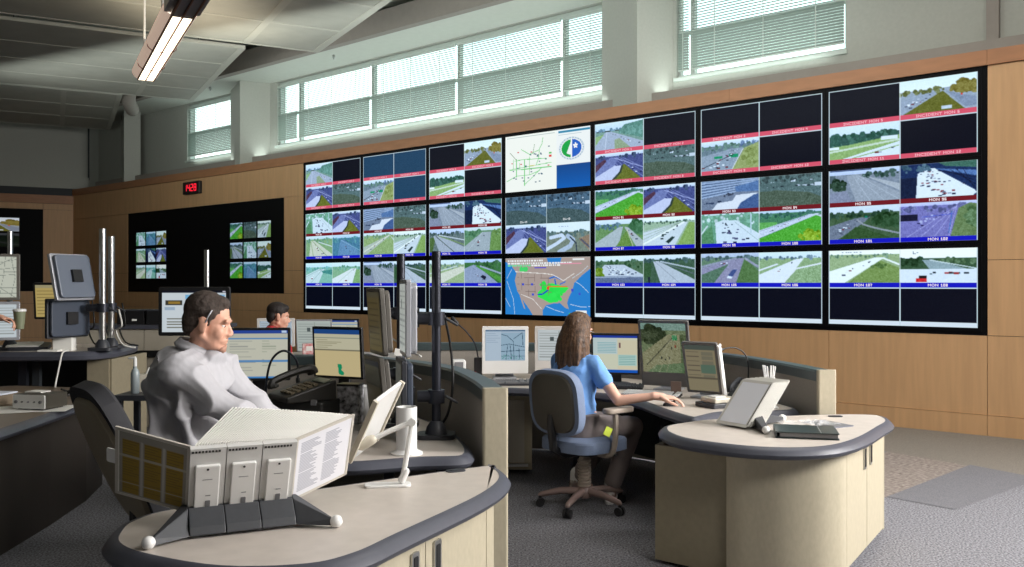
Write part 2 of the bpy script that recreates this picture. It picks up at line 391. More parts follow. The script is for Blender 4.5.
class Pic:
    def __init__(s, W, Hh, col=(0,0,0)):
        s.W, s.H = W, Hh; s.a = np.empty((Hh,W,3)); s.a[:] = np.array(col)/255.
        yy, xx = np.mgrid[0:Hh,0:W]; s.u = (xx+.5)/W; s.v = (yy+.5)/Hh
    def put(s, m, col, al=1.0): s.a[m] = s.a[m]*(1-al)+np.array(col)/255.*al
    def rect(s, x0, y0, x1, y1, col, al=1.0): s.put((s.u>=x0)&(s.u<x1)&(s.v>=y0)&(s.v<y1), col, al)
    def grad(s, y0, y1, c0, c1):
        for r in range(s.H):
            v = (r+.5)/s.H
            if y0 <= v < y1: t = (v-y0)/(y1-y0); s.a[r] = (np.array(c0)*(1-t)+np.array(c1)*t)/255.
    def poly(s, pts, col, al=1.0):
        m = np.zeros((s.H,s.W), bool); n = len(pts)
        for i in range(n):
            (x1,y1),(x2,y2) = pts[i], pts[(i+1)%n]
            if y1 == y2: continue
            m ^= ((s.v < y1) != (s.v < y2)) & (s.u < (x2-x1)*(s.v-y1)/(y2-y1)+x1)
        s.put(m, col, al)
    def line(s, p, q, w, col, al=1.0, w2=None):
        (x1,y1),(x2,y2) = p, q; asp = s.W/s.H
        dx, dy = (x2-x1)*asp, y2-y1; L2 = dx*dx+dy*dy+1e-9
        t = np.clip(((s.u-x1)*asp*dx+(s.v-y1)*dy)/L2,0,1)
        d = np.hypot((s.u-x1)*asp-t*dx, s.v-y1-t*dy); ww = w if w2 is None else w+(w2-w)*t
        s.put(d < np.maximum(ww, .45/s.H)/1.0*.5+.0, col, al)
    def path(s, pts, w, col, al=1.0):
        for a, b in zip(pts[:-1], pts[1:]): s.line(a, b, w, col, al)
    def disc(s, x, y, r, col, al=1.0): s.put(np.hypot((s.u-x)*s.W/s.H, s.v-y) < r, col, al)
    def noise(s, amt, y0=0, y1=1, seed=0, cell=1, x0=0, x1=1):
        g = np.random.RandomState(seed).randn(s.H//cell+1, s.W//cell+1)
        g = np.kron(g, np.ones((cell,cell)))[:s.H,:s.W]
        m = (s.v>=y0)&(s.v<y1)&(s.u>=x0)&(s.u<x1)
        s.a += (g*amt/255.*m)[...,None]
    def trees(s, y0, y1, col, seed=0, n=26, x0=0, x1=1, r=.05, var=22):
        g = np.random.RandomState(seed)
        for k in range(n):
            x = x0+(x1-x0)*g.rand(); y = y0+(y1-y0)*g.rand(); d = g.randint(-var,var)
            s.disc(x, y, r*(.5+g.rand()), tuple(np.clip(np.array(col)+d,0,255)))
    def cars(s, p, q, n, seed=0, spread=.05, size=.02, cols=((40,45,60),(230,232,235),(90,95,110),(120,40,40))):
        g = np.random.RandomState(seed)
        for k in range(n):
            t = g.rand(); x = p[0]+(q[0]-p[0])*t+g.randn()*spread*(.25+t); y = p[1]+(q[1]-p[1])*t+g.randn()*.01
            z = size*(.5+t)*.68; col = cols[g.randint(len(cols))]
            s.rect(x-z*.7,y-z*.6,x+z*.7,y+z*.6,col)
    def text(s, x, y, t, col, k=1, center=True, al=1.0):
        rows = [G5.get(ch, G5[' ']).split() for ch in t]; w = sum(len(r[0])+1 for r in rows)-1
        X = int(x*s.W-(w*k/2 if center else 0)); Y = int(y*s.H)
        for r in rows:
            for j, row in enumerate(r):
                for i, ch in enumerate(row):
                    if ch == '1':
                        ya, xa = Y+j*k, X+i*k
                        if 0 <= ya < s.H and 0 <= xa < s.W-k: s.a[ya:ya+k,xa:xa+k] = s.a[ya:ya+k,xa:xa+k]*(1-al)+np.array(col)/255.*al
            X += (len(r[0])+1)*k
# --- camera pictures: each fills a Pic of one quarter screen
def s_black(p): p.rect(0,0,1,1,(2,6,22)); p.noise(3,seed=1)
def s_blue(p): p.rect(0,0,1,1,(28,66,98)); p.noise(5,seed=2)
def s_hill(p):
    p.grad(0,.3,(222,232,240),(196,214,224)); p.trees(.24,.34,(120,150,165),1,30); p.rect(0,.34,1,1,(128,156,140))
    p.poly([(.5,.4),(.62,.14),(1,.05),(1,.7)],(96,140,122)); p.trees(.2,.5,(104,146,130),2,40,.52,1,.07)
    p.poly([(0,1),(.0,.75),(.22,.36),(.34,.34),(1,.82),(1,1)],(172,178,190)); p.poly([(.42,1),(.42,.66),(.52,.62),(.75,1)],(146,160,112),.8)
    p.line((.26,.36),(.22,1),.03,(206,208,214)); p.cars((.32,.38),(.9,.9),9,3,.03,.03); p.poly([(0,.5),(.2,.42),(.0,.85)],(150,178,120))
def s_ramp(p):
    p.grad(0,.14,(226,232,244),(190,200,220)); p.rect(0,.13,1,1,(78,84,132)); p.trees(.1,.2,(56,70,98),1,22)
    for k in range(6): p.line((.3+.05*k,.16),(.55+.16*k,1),.02,(150,154,196),.8)
    p.poly([(0,.98),(.42,.5),(.5,.2),(.36,.16),(.2,.3),(0,.5)],(120,126,170)); p.poly([(0,.45),(.22,.2),(.25,.3),(.0,.72)],(92,60,76))
    p.poly([(0,1),(.02,.86),(.42,.48),(.56,.5),(.52,.72),(.36,1)],(200,200,220)); p.poly([(.4,1),(.56,.66),(.56,.5),(.62,.44),(.95,.98),(.93,1)],(112,116,44)); p.poly([(.36,1),(.52,.72),(.56,.5),(.6,.5),(.56,.74),(.42,1)],(58,70,60))
    p.line((.42,.2),(1,.62),.03,(176,178,214),.8); p.cars((.5,.22),(.98,.8),16,5,.05,.03,((30,32,60),(220,222,240),(100,100,140)))
def s_park(p, base=(96,116,112)):
    p.rect(0,0,1,1,base); p.trees(.02,.24,tuple(int(v*.72) for v in base),1,36); p.rect(0,.26,1,.42,tuple(int(v*.95) for v in base))
    p.cars((0,.22),(1,.2),12,3,.02,.03,((220,225,230),(180,190,200),(60,70,80))); p.cars((.08,.37),(1,.36),22,4,.02,.035,((30,36,44),(190,196,204),(24,30,40)))
    p.poly([(0,1),(0,.5),(.3,.48),(.8,.6),(1,.78),(1,1)],tuple(int(v*.84) for v in (base[0]+8,base[1]+4,base[2]-14))); p.noise(7,.45,1,2,2); p.rect(.88,.3,1,.42,(205,210,215))
def s_city(p):
    p.grad(0,.2,(225,234,246),(196,212,232)); p.rect(0,.18,1,1,(112,128,134)); p.trees(.14,.34,(104,132,118),2,44); p.trees(.1,.2,(110,130,160),6,8,.55,1,.05)
    p.poly([(0,1),(0,.5),(.55,.3),(.75,.3),(.55,1)],(150,160,170)); p.poly([(.56,1),(.76,.32),(1,.16),(1,1)],(158,166,104)); p.trees(.35,.95,(140,150,84),3,30,.74,1,.07)
    p.rect(.5,.5,.66,.6,(24,148,98)); p.rect(.24,.52,.38,.6,(24,148,98)); p.line((.0,.92),(.5,.55),.02,(50,56,64)); p.cars((.6,.34),(.25,.95),34,4,.1,.035); p.line((.55,1),(.74,.34),.03,(214,214,206))
def s_wedge(p):
    p.grad(0,.36,(226,236,248),(236,242,250)); p.rect(0,.34,1,1,(160,168,178)); p.trees(.32,.44,(110,112,62),1,30,0,.6,.05); p.trees(.22,.5,(130,116,50),2,36,.66,1,.08)
    p.poly([(.05,1),(.56,.42),(.84,1)],(110,108,40)); p.poly([(.0,.6),(.3,.46),(.5,.42),(.1,.95),(0,.98)],(158,166,178)); p.poly([(.6,.44),(1,.72),(1,.92),(.85,.95)],(140,148,164)); p.cars((.5,.42),(.05,.85),14,3,.06,.03); p.rect(.55,.86,.68,.95,(200,206,214)); p.disc(.8,.58,.03,(226,60,40))
def s_ridge(p):
    p.grad(0,.3,(222,232,244),(214,228,240)); p.rect(0,.28,1,.64,(58,92,82)); p.trees(.26,.62,(60,100,84),1,60,0,1,.07,26); p.poly([(0,.62),(.3,.58),(1,.4),(1,1),(0,1)],(150,178,108)); p.poly([(0,.8),(.0,.74),(1,.52),(1,.58)],(206,216,190))
    p.poly([(.2,1),(1,.6),(1,1)],(222,228,234)); p.line((.35,1),(1,.72),.03,(150,178,108)); p.cars((1,.74),(.55,.95),5,3,.02,.05); p.rect(0,.62,.16,.7,(232,236,240)); p.rect(.75,.42,.98,.52,(226,232,236))
def s_bridge(p):
    p.grad(0,.18,(208,216,236),(190,200,222)); p.rect(0,.16,1,1,(136,142,152)); p.trees(.12,.28,(60,84,74),1,30,.5,1); p.rect(0,.16,.1,.5,(88,100,104)); p.poly([(.26,.2),(.42,.16),(1,.78),(1,1),(.4,1)],(158,162,168)); p.poly([(.44,.18),(1,.52),(1,.72),(.5,.2)],(176,178,180))
    for k in range(3): p.line((.36+.04*k,.22),(.6+.2*k,1),.012,(190,194,198))
    p.trees(.34,.62,(44,66,48),2,26,.0,.24,.07); p.poly([(0,.72),(.26,.64),(.34,1),(0,1)],(140,142,158)); p.rect(.02,.0,.62,.04,(70,84,120))
def s_span(p):
    p.rect(0,0,1,1,(34,54,92)); p.poly([(.5,0),(1,.0),(1,.22),(.6,.12)],(70,110,92)); p.poly([(.36,.14),(1,.3),(1,.46),(.5,.2)],(92,122,170)); p.rect(.0,.4,.28,1,(26,38,64)); p.poly([(.22,1),(.24,.3),(.34,.16),(.46,.16),(1,.9),(.94,1)],(228,232,236)); p.cars((.36,.2),(.6,.98),50,2,.13,.035,((40,46,66),(60,60,80),(140,60,60),(120,126,140))); p.trees(.05,.24,(70,96,110),3,26,0,.45,.05,30)
    for k in range(5): p.line((.5+.08*k,.24),(.98,.5+.1*k),.014,(20,28,52))
def s_meadow(p):
    p.grad(0,.1,(206,220,236),(180,200,220)); p.rect(0,.08,1,1,(76,128,92)); p.trees(.08,.24,(64,108,92),1,40); p.rect(0,.36,.3,.6,(104,172,88)); p.poly([(0,.62),(.8,.16),(.98,.14),(.0,.88)],(204,208,220)); p.line((.0,.66),(.78,.19),.02,(160,166,184)); p.poly([(0,.9),(.9,.2),(1,.22),(1,1),(0,1)],(86,170,56)); p.trees(.7,1,(140,170,40),2,30,.62,1,.07); p.cars((.8,.18),(.05,.74),12,2,.02,.025); p.poly([(.86,.16),(1,.2),(1,.28)],(200,206,212)); p.noise(8,.4,1,3,2)
def s_wide(p):
    p.rect(0,0,1,1,(112,160,128)); p.rect(0,0,1,.05,(214,226,226)); p.trees(.02,.34,(120,166,140),1,60); p.trees(.1,.4,(190,206,200),3,14); p.poly([(.28,1),(.26,.3),(.38,.22),(.62,.24),(1,.7),(1,1)],(212,220,222)); p.poly([(0,.7),(.2,.4),(.24,1),(0,1)],(92,140,96)); p.line((.0,.7),(.12,.4),.05,(206,214,214)); p.cars((.42,.3),(.6,1),26,2,.13,.045,((56,70,90),(90,90,120),(40,46,60))); p.line((.6,.3),(1,.95),.02,(170,186,184)); p.rect(.86,.05,.88,.7,(190,206,210))
def s_build(p):
    p.rect(0,0,1,1,(126,142,164))
    for k in range(6): p.poly([(0,.06+.1*k),(1,-.02+.06*k),(1,.02+.06*k),(0,.11+.1*k)],(160,174,196)); p.poly([(0,.11+.1*k),(.7,.05+.075*k),(.7,.075+.075*k),(0,.145+.1*k)],(84,100,128))
    p.poly([(.6,.26),(1,.1),(1,.46),(.62,.42)],(92,120,160)); p.poly([(.0,1),(.0,.62),(.4,.5),(.62,.44),(1,.44),(1,1)],(122,130,146)); p.poly([(.2,1),(.3,.78),(.56,.72),(.62,.54),(1,.5),(.7,.8),(.66,1)],(222,220,222)); p.poly([(.64,1),(.7,.8),(.92,.56),(1,.54),(1,1)],(74,98,140)); p.cars((.05,.8),(.3,.75),12,3,.03,.04,((40,54,76),(60,72,96))); p.trees(.48,.62,(60,66,80),2,8,.4,.6,.03)
def s_tan(p):
    p.grad(0,.14,(220,232,232),(200,214,214)); p.rect(0,.12,1,1,(150,172,112)); p.trees(.1,.26,(126,156,120),1,34); p.poly([(0,.66),(.8,.16),(.9,.14),(.12,1),(0,1)],(180,186,168)); p.line((0,.9),(.86,.14),.06,(214,212,190)); p.poly([(.88,.12),(1,.3),(1,.4)],(196,204,196)); p.cars((.8,.2),(.2,.8),6,3,.03,.03); p.noise(6,.2,1,4,2)
def s_tan2(p):
    p.grad(0,.18,(216,230,230),(196,214,214)); p.rect(0,.16,1,1,(138,168,118)); p.trees(.14,.34,(110,150,122),1,34); p.poly([(.14,1),(.2,.24),(.34,.22),(1,.92),(1,1)],(206,204,180)); p.line((.2,.24),(.3,1),.05,(160,176,128)); p.line((.26,.24),(.8,1),.04,(160,176,128)); p.cars((.28,.28),(.7,1),10,2,.06,.04); p.line((.5,.3),(1,.55),.05,(206,212,206))
def s_pale(p):
    p.grad(0,.18,(240,244,248),(226,234,240)); p.rect(0,.16,1,1,(160,182,150)); p.trees(.14,.24,(76,100,84),1,40,0,1,.03); p.poly([(0,.5),(.7,.2),(.86,.2),(.62,1),(0,1)],(206,212,212))
    for k in range(4): p.line((0,.52+.13*k),(.74,.21),.016,(150,168,140))
    p.line((.0,.95),(.78,.22),.07,(236,238,240)); p.poly([(.66,1),(.88,.22),(1,.24),(1,1)],(140,168,92)); p.cars((.75,.24),(.3,.8),9,3,.04,.04,((26,40,40),(60,76,70))); p.poly([(.44,.88),(.56,.7),(.62,.72),(.5,.95)],(40,60,56))
def s_lanes(p):
    p.grad(0,.22,(206,216,240),(186,200,228)); p.rect(0,.2,1,1,(110,122,118)); p.trees(.16,.28,(74,92,88),1,40); p.poly([(.0,.4),(.2,.28),(.1,1),(0,1)],(86,110,60)); p.poly([(.12,.28),(.3,.26),(1,.8),(1,1),(.3,1)],(170,174,180)); p.line((.2,.3),(.72,1),.03,(70,84,72)); p.line((.28,.28),(1,.7),.05,(128,148,96)); p.line((.3,.26),(1,.5),.04,(206,208,210)); p.cars((.2,.3),(.6,.9),6,3,.03,.02)
def s_grey(p):
    p.grad(0,.16,(216,226,226),(196,210,206)); p.rect(0,.14,1,1,(104,140,100)); p.trees(.12,.42,(86,128,92),1,50,0,.5); p.trees(.12,.4,(120,150,86),4,30,.75,1); p.poly([(0,.8),(.5,.2),(.72,.2),(.68,1),(0,1)],(166,172,172)); p.line((.5,.22),(.1,.98),.015,(200,204,204)); p.cars((.6,.26),(.3,.8),6,3,.05,.04); p.poly([(.68,1),(.74,.22),(1,.45),(1,1)],(116,148,80))
def s_purple(p):
    p.grad(0,.12,(206,206,238),(186,186,226)); p.rect(0,.1,1,1,(126,120,176)); p.trees(.1,.28,(100,100,140),1,34); p.poly([(.76,.2),(.9,.06),(1,.1),(1,1),(.66,1)],(112,132,84)); p.trees(.2,.7,(96,122,80),2,30,.84,1,.07)
    for k in range(4): p.line((.74,.14),(.1+.18*k,1),.014,(178,172,214))
    p.rect(0,.34,.24,.52,(30,30,52)); p.cars((.7,.2),(.2,.7),14,3,.06,.03,((40,36,80),(200,200,230))); p.line((.68,.3),(.64,.9),.02,(70,120,180)); p.line((.3,.42),(.7,.36),.02,(90,100,190))
def s_truck(p):
    p.grad(0,.16,(196,204,222),(178,188,206)); p.rect(0,.14,1,1,(106,132,104)); p.trees(.12,.24,(84,104,106),1,36); p.poly([(0,.7),(.0,.5),(.66,.18),(.76,.18),(.62,1),(.24,1)],(148,142,164)); p.line((0,.46),(.62,.18),.06,(152,152,168)); p.poly([(0,.98),(0,.74),(.5,.36),(.24,1)],(92,120,96)); p.poly([(.62,1),(.77,.2),(1,.62),(1,1)],(92,122,72)); p.line((.78,.2),(1,.48),.07,(156,154,170)); p.poly([(.48,.76),(.56,.56),(.64,.56),(.56,.8)],(70,84,130)); p.poly([(.48,.76),(.56,.8),(.54,.86),(.46,.84)],(220,226,236)); p.cars((.7,.24),(.3,.4),7,3,.05,.03)
def s_cross(p):
    p.rect(0,0,1,.3,(250,252,252)); p.rect(0,.28,1,.6,(66,92,62)); p.trees(.3,.5,(46,72,44),1,40,0,.34,.06); p.trees(.3,.44,(88,112,76),2,40,.34,1,.04); p.poly([(.3,.34),(.42,.32),(.9,.62),(.4,.62)],(150,166,166)); p.rect(0,.6,1,1,(222,226,230)); p.line((.4,.34),(1,.6),.03,(206,214,210)); p.cars((.3,.72),(.85,.72),9,4,.05,.05,((36,46,50),(170,56,50),(60,80,80))); p.rect(.22,.88,.36,.98,(214,44,44)); p.rect(.26,.8,.36,.88,(36,30,30)); p.text(.22,.08,'L-',(60,70,80),1)
def s_teal(p):
    p.grad(0,.2,(204,222,236),(170,200,214)); p.rect(0,.16,1,1,(82,130,150)); p.trees(.14,.4,(84,140,140),1,50); p.poly([(.2,1),(.3,.24),(.42,.22),(1,.9),(1,1)],(106,142,170)); p.line((.32,.26),(1,.8),.03,(150,184,200),.8); p.line((.36,.24),(1,.6),.02,(60,100,130)); p.cars((.35,.3),(.7,.9),5,2,.06,.03); p.noise(4,seed=5)
def s_haze(p):
    p.grad(0,.24,(216,236,236),(196,222,222)); p.rect(0,.22,1,1,(136,184,160)); p.trees(.22,.44,(110,168,160),1,50); p.poly([(0,1),(0,.62),(.5,.3),(.72,.3),(.5,1)],(200,214,208)); p.line((0,.7),(.6,.3),.02,(140,170,160)); p.line((.2,1),(.66,.3),.02,(140,170,160)); p.poly([(.6,.4),(1,.34),(1,.6),(.66,.5)],(74,140,128)); p.cars((.6,.34),(.2,.8),8,4,.06,.04)
def s_haze2(p):
    p.grad(0,.2,(222,236,232),(206,226,222)); p.rect(0,.2,1,1,(140,178,136)); p.trees(.2,.4,(120,166,140),2,50); p.poly([(0,1),(.0,.8),(.7,.3),(.86,.3),(.72,1)],(222,224,216)); p.line((.2,1),(.76,.32),.02,(176,196,176)); p.poly([(.74,1),(.86,.34),(1,.36),(1,1)],(136,172,112)); p.cars((.8,.34),(.45,.9),8,4,.06,.05)
def s_fields(p):
    p.grad(0,.22,(226,236,240),(210,222,226)); p.rect(0,.2,1,1,(160,178,128)); p.trees(.18,.4,(120,146,124),1,40); p.poly([(0,1),(0,.76),(.9,.3),(1,.3),(1,.5),(.4,1)],(214,210,186)); p.line((0,.6),(.8,.28),.05,(200,206,198)); p.noise(5,.2,1,6,2)
def s_glade(p):
    p.grad(0,.16,(190,206,232),(176,194,220)); p.rect(0,.14,1,1,(70,118,66)); p.trees(.1,.4,(60,100,62),1,50,.3,1); p.poly([(0,1),(0,.4),(.24,.24),(.34,.26),(.9,1)],(150,158,176)); p.poly([(.3,.28),(.4,.26),(1,.78),(1,1)],(86,150,62)); p.line((.44,.3),(1,.62),.07,(158,166,180)); p.poly([(.44,.74),(.5,.66),(.6,.74),(.56,.88)],(36,40,56)); p.cars((.26,.3),(.45,.9),6,3,.05,.03)
def s_lot(p):
    p.grad(0,.22,(228,236,240),(216,226,228)); p.rect(0,.2,1,1,(90,116,84)); p.trees(.18,.44,(64,96,66),1,60); p.poly([(.06,.66),(.2,.34),(.62,.34),(1,.7),(1,.76),(.1,.76)],(196,200,206)); p.cars((.3,.38),(.6,.7),60,2,.16,.03,((80,90,110),(240,242,246),(60,66,80))); p.trees(.5,.8,(120,146,48),3,16,0,.2,.08); p.rect(0,.76,1,1,(104,114,138)); p.line((0,.8),(1,.78),.03,(168,176,188))
def s_deck(p):
    p.grad(0,.22,(222,230,240),(206,216,228)); p.rect(0,.18,1,1,(72,98,74)); p.trees(.16,.26,(66,90,86),1,40); p.poly([(.2,.24),(.3,.22),(1,.9),(1,1),(.34,1)],(186,190,194)); p.line((.24,.26),(.7,1),.02,(150,154,160)); p.line((.32,.24),(1,.7),.04,(100,112,110)); p.line((.34,.24),(1,.52),.05,(180,186,190)); p.rect(.1,.6,.14,1,(40,50,60)); p.rect(0,.3,.16,.8,(64,94,60))
def s_curve(p):
    p.rect(0,0,1,.34,(226,232,238)); p.text(.4,.1,'- -- - -',(90,104,130),1); p.rect(0,.32,1,1,(128,134,116)); p.trees(.3,.46,(92,112,106),1,40); p.path([(0,.9),(.25,.7),(.42,.52),(.36,.42),(.1,.5)],.12,(206,212,220)); p.path([(.3,1),(.55,.8),(.62,.6),(.5,.46)],.16,(178,188,200)); p.path([(.7,1),(.68,.7),(.55,.5)],.05,(60,70,80)); p.poly([(.74,.56),(1,.42),(1,1)],(150,124,100)); p.line((.8,.6),(1,.88),.06,(92,90,100))
def s_dkcurve(p):
    p.grad(0,.24,(216,224,236),(206,216,228)); p.rect(0,.2,1,1,(72,96,64)); p.trees(.18,.36,(50,78,58),1,60); p.poly([(0,1),(0,.6),(.4,.36),(.6,.34),(.5,.52),(.14,1)],(118,124,136)); p.path([(.42,.42),(.5,.56),(.7,.7),(1,.86)],.05,(150,152,156)); p.trees(.3,.6,(46,76,44),2,40,.62,1,.09); p.poly([(.16,1),(.4,.62),(.8,.9),(.9,1)],(60,88,48)); p.cars((.5,.38),(.1,.85),14,3,.05,.03); p.rect(.52,.3,.56,.36,(30,130,100))
def s_verge(p):
    p.grad(0,.2,(222,230,236),(206,220,226)); p.rect(0,.18,1,1,(112,146,92)); p.trees(.16,.36,(92,120,130),1,40,0,.6); p.trees(.1,.5,(70,112,74),2,40,.72,1,.1); p.poly([(0,1),(0,.86),(.52,.28),(.6,.26),(.5,1)],(176,182,180)); p.poly([(.45,1),(.66,.42),(.78,1)],(112,144,70)); p.poly([(.62,.28),(.7,.3),(1,.8),(1,1),(.86,1)],(178,182,180)); p.line((.68,.4),(.8,1),.03,(200,196,150)); p.cars((.66,.32),(.92,.8),5,2,.03,.04)
def s_bright(p):
    p.rect(0,0,1,.16,(248,250,250)); p.rect(0,.14,1,1,(158,176,128)); p.trees(.14,.24,(110,136,108),1,40,0,1,.03); p.text(.34,.04,'- --- -- -',(70,80,90),1); p.poly([(0,1),(0,.66),(.66,.24),(.8,.24),(.24,1)],(240,242,240)); p.poly([(.28,1),(.74,.32),(1,.56),(1,1)],(128,150,82)); p.line((.78,.26),(1,.46),.05,(236,238,234)); p.cars((.7,.28),(.15,.8),9,3,.04,.035); p.trees(.45,.6,(100,126,70),2,10,.6,.85,.05)
def s_side(p):
    p.grad(0,.22,(222,234,240),(208,222,230)); p.rect(0,.2,1,1,(148,172,124)); p.trees(.16,.24,(110,130,140),1,30,0,1,.04); p.poly([(0,1),(0,.74),(.6,.24),(.72,.22),(.42,1)],(226,228,230)); p.line((0,.6),(.3,.4),.05,(224,226,228)); p.path([(.42,.95),(.6,.55),(1,.38)],.05,(226,226,224)); p.cars((.62,.26),(.2,.8),5,3,.04,.03); p.noise(9,.5,1,5,2,.6,1)
def grain(q, seed, plain=False, sat=.95):
    a = q.a; g = np.random.RandomState(seed+11)
    if plain: a += g.randn(q.H,q.W,1)*.008; return
    n = np.zeros((q.H,q.W))
    for cell, amp in ((1,.035),(2,.022),(4,.015)):
        z = g.randn(q.H//cell+1,q.W//cell+1); n += np.kron(z,np.ones((cell,cell)))[:q.H,:q.W]*amp
    lum = a.mean(2,keepdims=True); mid = np.clip(1-np.abs(lum-.45)*1.6,.15,1)
    a += n[...,None]*mid
    lum = a.mean(2,keepdims=True); a[:] = lum+(a-lum)*sat
    a *= np.array((.92,1.0,1.08)); a[:] = (a-.5)*1.1+.5
    b = a.copy(); b[1:-1,1:-1] = (a[1:-1,1:-1]*4+a[:-2,1:-1]+a[2:,1:-1]+a[1:-1,:-2]+a[1:-1,2:])/8
    a[:] = np.clip(b,0,1)
def quarter(screen, qx, qy, fn, bar=None, txt=None, hb=.125):
    W, Hh = screen.W//2, screen.H//2
    p = Pic(W, Hh); b = max(1, round(hb*Hh)) if bar else 0
    q = Pic(W, Hh-b); fn(q); grain(q, qx*7+qy*3, fn in (s_black, s_blue)); p.a[:Hh-b] = q.a
    if bar: p.a[Hh-b:] = np.array(bar)/255.
    if txt: p.text(.5, 1-(b-1-(b-5)//2+.2)/Hh, txt, (255,240,245) if bar != PINK else (246,190,202), 1)
    if fn in (s_black, s_blue):
        wcol = np.array((196,218,230))/255.; p.a[0:2,:] = wcol; p.a[:,0:2] = wcol
    else: p.a[:,0:2] = p.a[:,0:2]*.35+np.array((.55,.6,.62))
    screen.a[qy*Hh:qy*Hh+Hh, qx*W:qx*W+W] = p.a
PINK, RED, BLUE = (214,84,110), (112,22,32), (16,20,196)
def disp(cells, bars, txts, W=256, Hh=144):
    s = Pic(W, Hh)
    for k, fn in enumerate(cells):
        if fn: quarter(s, k%2, k//2, fn, bars[k//2], txts[k])
    s.a[:, -2:] = (.74,.82,.87); s.a[:,0:2] = (.74,.82,.87); s.a[0] = s.a[0]*.6+.3; s.a[-1] = s.a[-1]*.5+.35
    return s
def disp_half(cells, txts):
    s = disp([cells[0],cells[1],s_black,s_black],[BLUE,(210,226,240)],[txts[0],txts[1],None,None])
    s.a[-1] = np.array((205,225,238))/255.
    return s
# --- the traffic map with the round emblem
def pic_map():
    s = Pic(192,108,(240,247,243)); L = (112,206,124)
    E_ = lambda *pts, col=L, w=.012: s.path(list(pts), w, col)
    E_((.14,.42),(.14,.74),col=L); E_((.1,.42),(.1,.7)); E_((.46,.1),(.45,.2),(.42,.28),(.41,.44),(.38,.56)); E_((.2,.26),(.3,.36),(.42,.30)); E_((.05,.6),(.2,.58),(.38,.56),(.56,.54)); E_((.12,.45),(.22,.44),(.38,.45),(.5,.46)); E_((.02,.8),(.14,.72),(.3,.72),(.42,.66)); E_((.24,.44),(.24,.9)); E_((.3,.4),(.3,.72)); E_((.24,.88),(.34,.76),(.44,.62)); E_((.18,.5),(.18,.72)); E_((.1,.72),(.26,.72))
    E_((.06,.3),(.14,.44),col=(150,170,150)); E_((.34,.36),(.36,.2),col=(150,180,150)); E_((.3,.56),(.36,.56),col=(220,190,60))
    g = np.random.RandomState(4)
    for k in range(28): x, y = .08+.46*g.rand(), .26+.6*g.rand(); s.rect(x-.008,y-.012,x+.012,y+.008,(80,110,130) if k%4 else (200,60,60))
    s.rect(.53,.36,.56,.39,(90,190,100)); s.rect(.53,.41,.56,.44,(220,70,60)); s.rect(.02,.04,.6,.05,(170,190,190)); s.rect(.04,.93,.18,.945,(150,160,160))
    s.rect(.62,0,1,.60,(236,244,246)); s.rect(.64,.03,.995,.065,(50,140,180)); s.rect(.64,.09,.9,.1,(180,200,210))
    m = np.hypot((s.u-.79)*s.W/s.H, (s.v-.34)*1.32); s.put(m < .255,(206,222,232)); s.put(m < .215,(240,246,250))
    s.put((m < .2)&(s.u < .785), (20,164,70)); s.put((m < .2)&(s.u > .795), (32,96,196)); s.poly([(.782,.23),(.782,.45),(.735,.42)],(236,244,246)); s.line((.788,.18),(.788,.5),.02,(240,246,250))
    for k in range(5): a = R(90+72*k); b2 = R(90+144+72*k); s.line((.835+.022*math.cos(a),.3-.04*math.sin(a)),(.835+.022*math.cos(b2),.3-.04*math.sin(b2)),.02,(245,248,250))
    for k in range(26): a = 2*PI*k/26; s.disc(.79+.132*math.cos(a),.34+.178*math.sin(a),.011,(150,176,196))
    s.grad(.60,1.01,(12,70,140),(14,96,184)); s2 = Pic(192,108,(240,247,243)); k = int(.62*192); top = int(.60*108)
    s.a[top:, :k] = np.where(False, 0, s2.a[top:, :k]); 
    for pts in ([(.02,.8),(.14,.72),(.3,.72),(.42,.66)],[(.24,.6),(.24,.9)],[(.24,.88),(.34,.76),(.44,.62)],[(.14,.6),(.14,.74)],[(.3,.6),(.3,.72)],[(.05,.6),(.2,.61),(.56,.61)]): s.path(pts,.012,L)
    for k in range(14): x, y = .08+.4*g.rand(), .6+.28*g.rand(); s.rect(x-.008,y-.012,x+.012,y+.008,(80,110,130))
    return s
